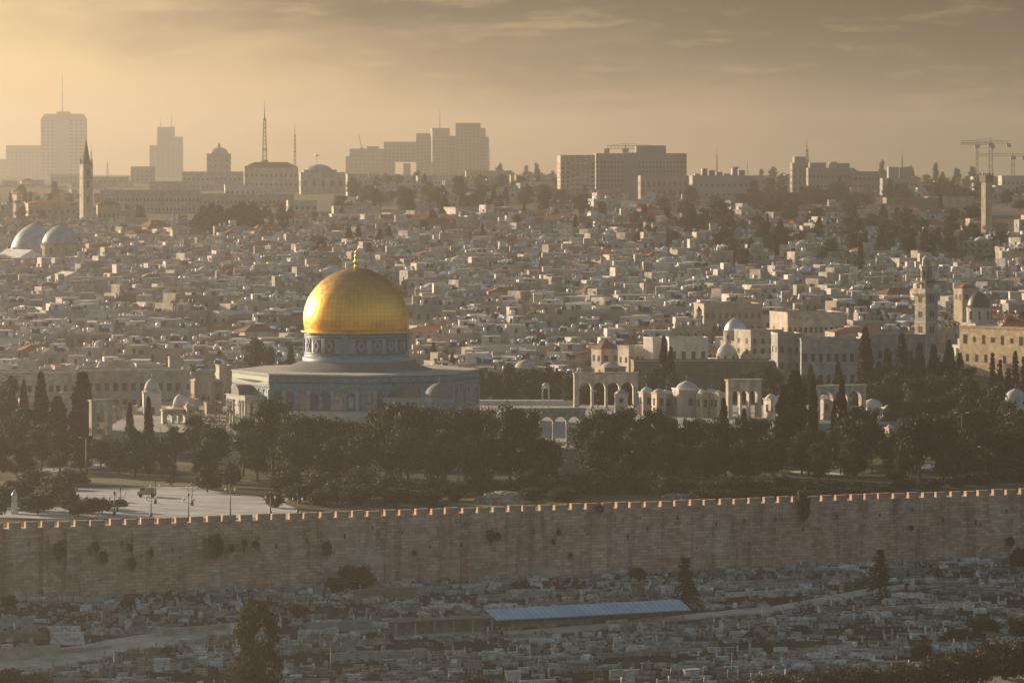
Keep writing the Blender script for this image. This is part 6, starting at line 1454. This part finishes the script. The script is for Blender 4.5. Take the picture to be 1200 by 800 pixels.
for px, a, b__, lab in ((141, 571, 592, 'dark plaza lamp beside the small olive tree'), (134, 575, 604, 'dark plaza lamp behind the gap in the battlements'), (182, 562, 590, 'dark three-headed lamp right of the parked cart'), (177, 575, 606, 'dark plaza lamp closest to the parked cart'), (225, 564, 592, 'dark lamp at the far kerb of the plaza by the round shrub'), (221, 577, 610, 'dark plaza lamp just over the battlements'), (270, 566, 607, 'tall dark lamp with two white lanterns in the plaza corner'), (317, 575, 604, 'dark plaza lamp by the corner shrubs'), (349, 577, 602, 'dark lamp among the shrubs right of the plaza')): lantern(px, a, b__, lab)
lamp(101, 513, 566, 'tall pale grey lamp post left on the lawn before the broad cypress', mat='steel', arms=1, r=.09)
lamp(895, 518, 553, 'pale double-headed lamp post among dark trees', arms=2, mat='steel', r=.09)
lamp(1127, 484, 548, 'tall pale post among the dark trees near the edge of view', arms=2, mat='steel', r=.06)
lamp(670, 540, 577, 'thin grey lamp post below the stone stairs', arms=1, r=.05)
lamp(1155, 524, 566, 'thin dark lamp post before the dark round trees', arms=1, r=.05)
lamp(188, 500, 545, 'thin dark lamp post beside the slim cypress', arms=1, r=.06)
for px, a, b__, lab in ((134, 762, 802, 'black pole with box by the dusty path'), (388, 757, 803, 'thin black pole below the long terrace wall'), (858, 763, 803, 'thin black pole in the lower graves'), (540, 640, 692, 'thin pole against the foot of the city wall')):
    x, d = cem_xy(px, b__); lamp(px, a, b__, lab, d=d, zb=gz(x, d), head=False, mat='dome_dark', r=.08)
d = 712; pl = thing('white_pillar', (PX(17, d), d, -4.5), 0, 'plain white pointed pillar behind the wall at the far left', 'pillar')
P('shaft', pl, 'box', -.55, .55, -.55, .55, -.3, 3.1, 'tank_white', top=.85); P('cap', pl, 'lathe', [(.62, 3.1), (.5, 3.4), (.05, 4.2)], 'tank_white', n=8)
x, d = ground_xy(172, 582, -4.5); car = thing('parked_cart', (x, d, -4.5), .1, 'small orange-brown covered utility cart parked on the plaza', 'cart')
P('body', car, 'box', -1.7, 1.7, -.7, .7, .45, 1.0, 'car_paint'); P('cargo_box', car, 'box', -.2, 1.65, -.72, .72, 1.003, 1.7, 'brown'); P('cab', car, 'box', -1.3, -.25, -.65, .65, 1.003, 1.8, 'car_paint', top=.82); P('windscreen', car, 'box', -1.2, -.4, -.68, -.6, 1.2, 1.6, 'window_dark')
for sx in (-1.1, 1.1):
    for sy in (-.72, .72): w_ = P('wheel', car, 'tube', (sx, sy-.1, .35), (sx, sy+.1, .35), .35, 'rubber', 12)
# shade canopies of the esplanade, rubble mound
rk = random.Random(4)
mb = MB(); d0 = 752
for _ in range(420):
    a, q = rk.uniform(0, 2*pi), rk.random()**.5; x = PX(590, 738)+q*5.2*cos(a); y = 738+q*7*sin(a); z = -4.5+1.6*(1-q*q); k = rk.uniform(.15, .5)
    mb.box(x-k, x+k, y-k, y+k, z-.9, z+k*.6, 'rock', rot=rk.uniform(0, 3), top=.7)
tag(mb.build('rubble_mound'), 'low mound of pale rubble behind the centre of the wall', 'rubble mound', kind='stuff')
mb = MB()
for _ in range(300):
    a, q = rk.uniform(0, 2*pi), rk.random()**.5; x = PX(805, 742)+q*4.2*cos(a); y = 748+q*5*sin(a); z = -4.5+.9*(1-q*q); k = rk.uniform(.12, .4)
    mb.box(x-k, x+k, y-k, y+k, z-.6, z+k*.6, 'rock', rot=rk.uniform(0, 3), top=.7)
tag(mb.build('stone_heap'), 'heap of pale stones at the end of the long grass strip', 'stone heap', kind='stuff')
for px, py, w_, lab in ((1075, 553, 3.0, 'small white tent-like cover under the round trees'), (1088, 554, 3.0, 'second white cover right beside the first one'), (973, 552, .8, 'small white upright marker on the dusty path')):
    x, d = ground_xy(px, py, -4.5); t = thing('white_cover' if w_ > 1 else 'white_marker', (x, d, -4.5), .2, lab, 'cover' if w_ > 1 else 'marker')
    if w_ > 1: P('sheet', t, 'lathe', [(1.6, .9), (.1, 1.7)], 'tank_white', n=4, sm=False); [P('leg', t, 'tube', (sx, sy, 0), (sx*.8, sy*.8, 1.0), .05, 'steel', 5) for sx, sy in ((1.3, 0), (-1.3, 0), (0, 1.3), (0, -1.3))]
    else: P('post', t, 'box', -.25, .25, -.25, .25, 0, 1.2, 'tank_white', top=.7); P('foot', t, 'box', -.5, .5, -.4, .4, -.1, .15, 'tank_white')
def drop(o):
    for ch in KIDS.get(o.name, []): drop(ch)
    bpy.data.objects.remove(o)
for k in TP:
    for i, (o, _) in enumerate(TP[k]):
        if (k, i) not in TUSE: drop(o)
for k in PRO:
    for i, q in enumerate(PRO[k]):
        if (k, i) not in USED: drop(q[0])
TG = {}
for o, desc, h, n_ in TREES: TG.setdefault(n_, []).append((o, desc, h))
tm = LM+[(172, 560, 'parked cart'), (320, 500, 'big pine left of the shrine'), (895, 530, 'double-headed lamp'), (600, 585, 'rubble mound'), (1080, 500, 'paired round trees'), (700, 500, 'flat-topped pines'), (20, 500, 'dark corner grove'), (430, 560, 'olive-brown thicket'), (1040, 440, 'cypress row'), (270, 260, 'cypress clump on the hill'), (640, 235, 'ridge trees left of the hotel'), (900, 240, 'dark wooded slope'), (1060, 260, 'wooded slope by the crowned tower'), (1150, 520, 'shaded shrubbery'), (840, 560, 'dark hedge'), (960, 320, 'palm belt')]
for n_, items in TG.items(): autolabel(items, tm, n_)
# ------------------------------------------------------------------ haze
hm = bpy.data.materials.new('haze'); hm.use_nodes = True; t = hm.node_tree; t.nodes.clear(); o_ = t.nodes.new('ShaderNodeOutputMaterial'); v = t.nodes.new('ShaderNodeVolumePrincipled')
v.inputs['Color'].default_value = (.93, .90, .84, 1); v.inputs['Density'].default_value = HAZE; v.inputs['Anisotropy'].default_value = HG; t.links.new(v.outputs[0], o_.inputs['Volume'])
MAT['haze'] = hm
b = MB(); b.box(-9300, 9300, -1300, 10200, -32, 190, 'haze'); hz_ = b.build('haze'); tag(hz_, 'warm dusty haze filling the valley and veiling the far city', 'haze', kind='stuff')
# ---- every label once: copies that still share one are told apart by their order from the left
seen = {}
for o in list(C.objects):
    l = o.get('label')
    if l and o.get('category'): seen.setdefault(l, []).append(o)
for l, L in list(seen.items()):
    if len(L) == 1 and len(l.split()) > 16:
        l2 = l.replace(' the ', ' ', 1) if len(l.split()) == 17 else l.replace(' with ', ', ').replace(' the ', ' ')
        w_ = l2.split(); L[0]['label'] = ' '.join(w_) if len(w_) <= 16 else ' '.join(w_[1:])
for l, L in seen.items():
    if len(L) > 1:
        L.sort(key=lambda o: o.location.x/max(1, o.location.y))
        for i, o in enumerate(L): o['label'] = f'{l}, {ordw(i+1)} from the left'
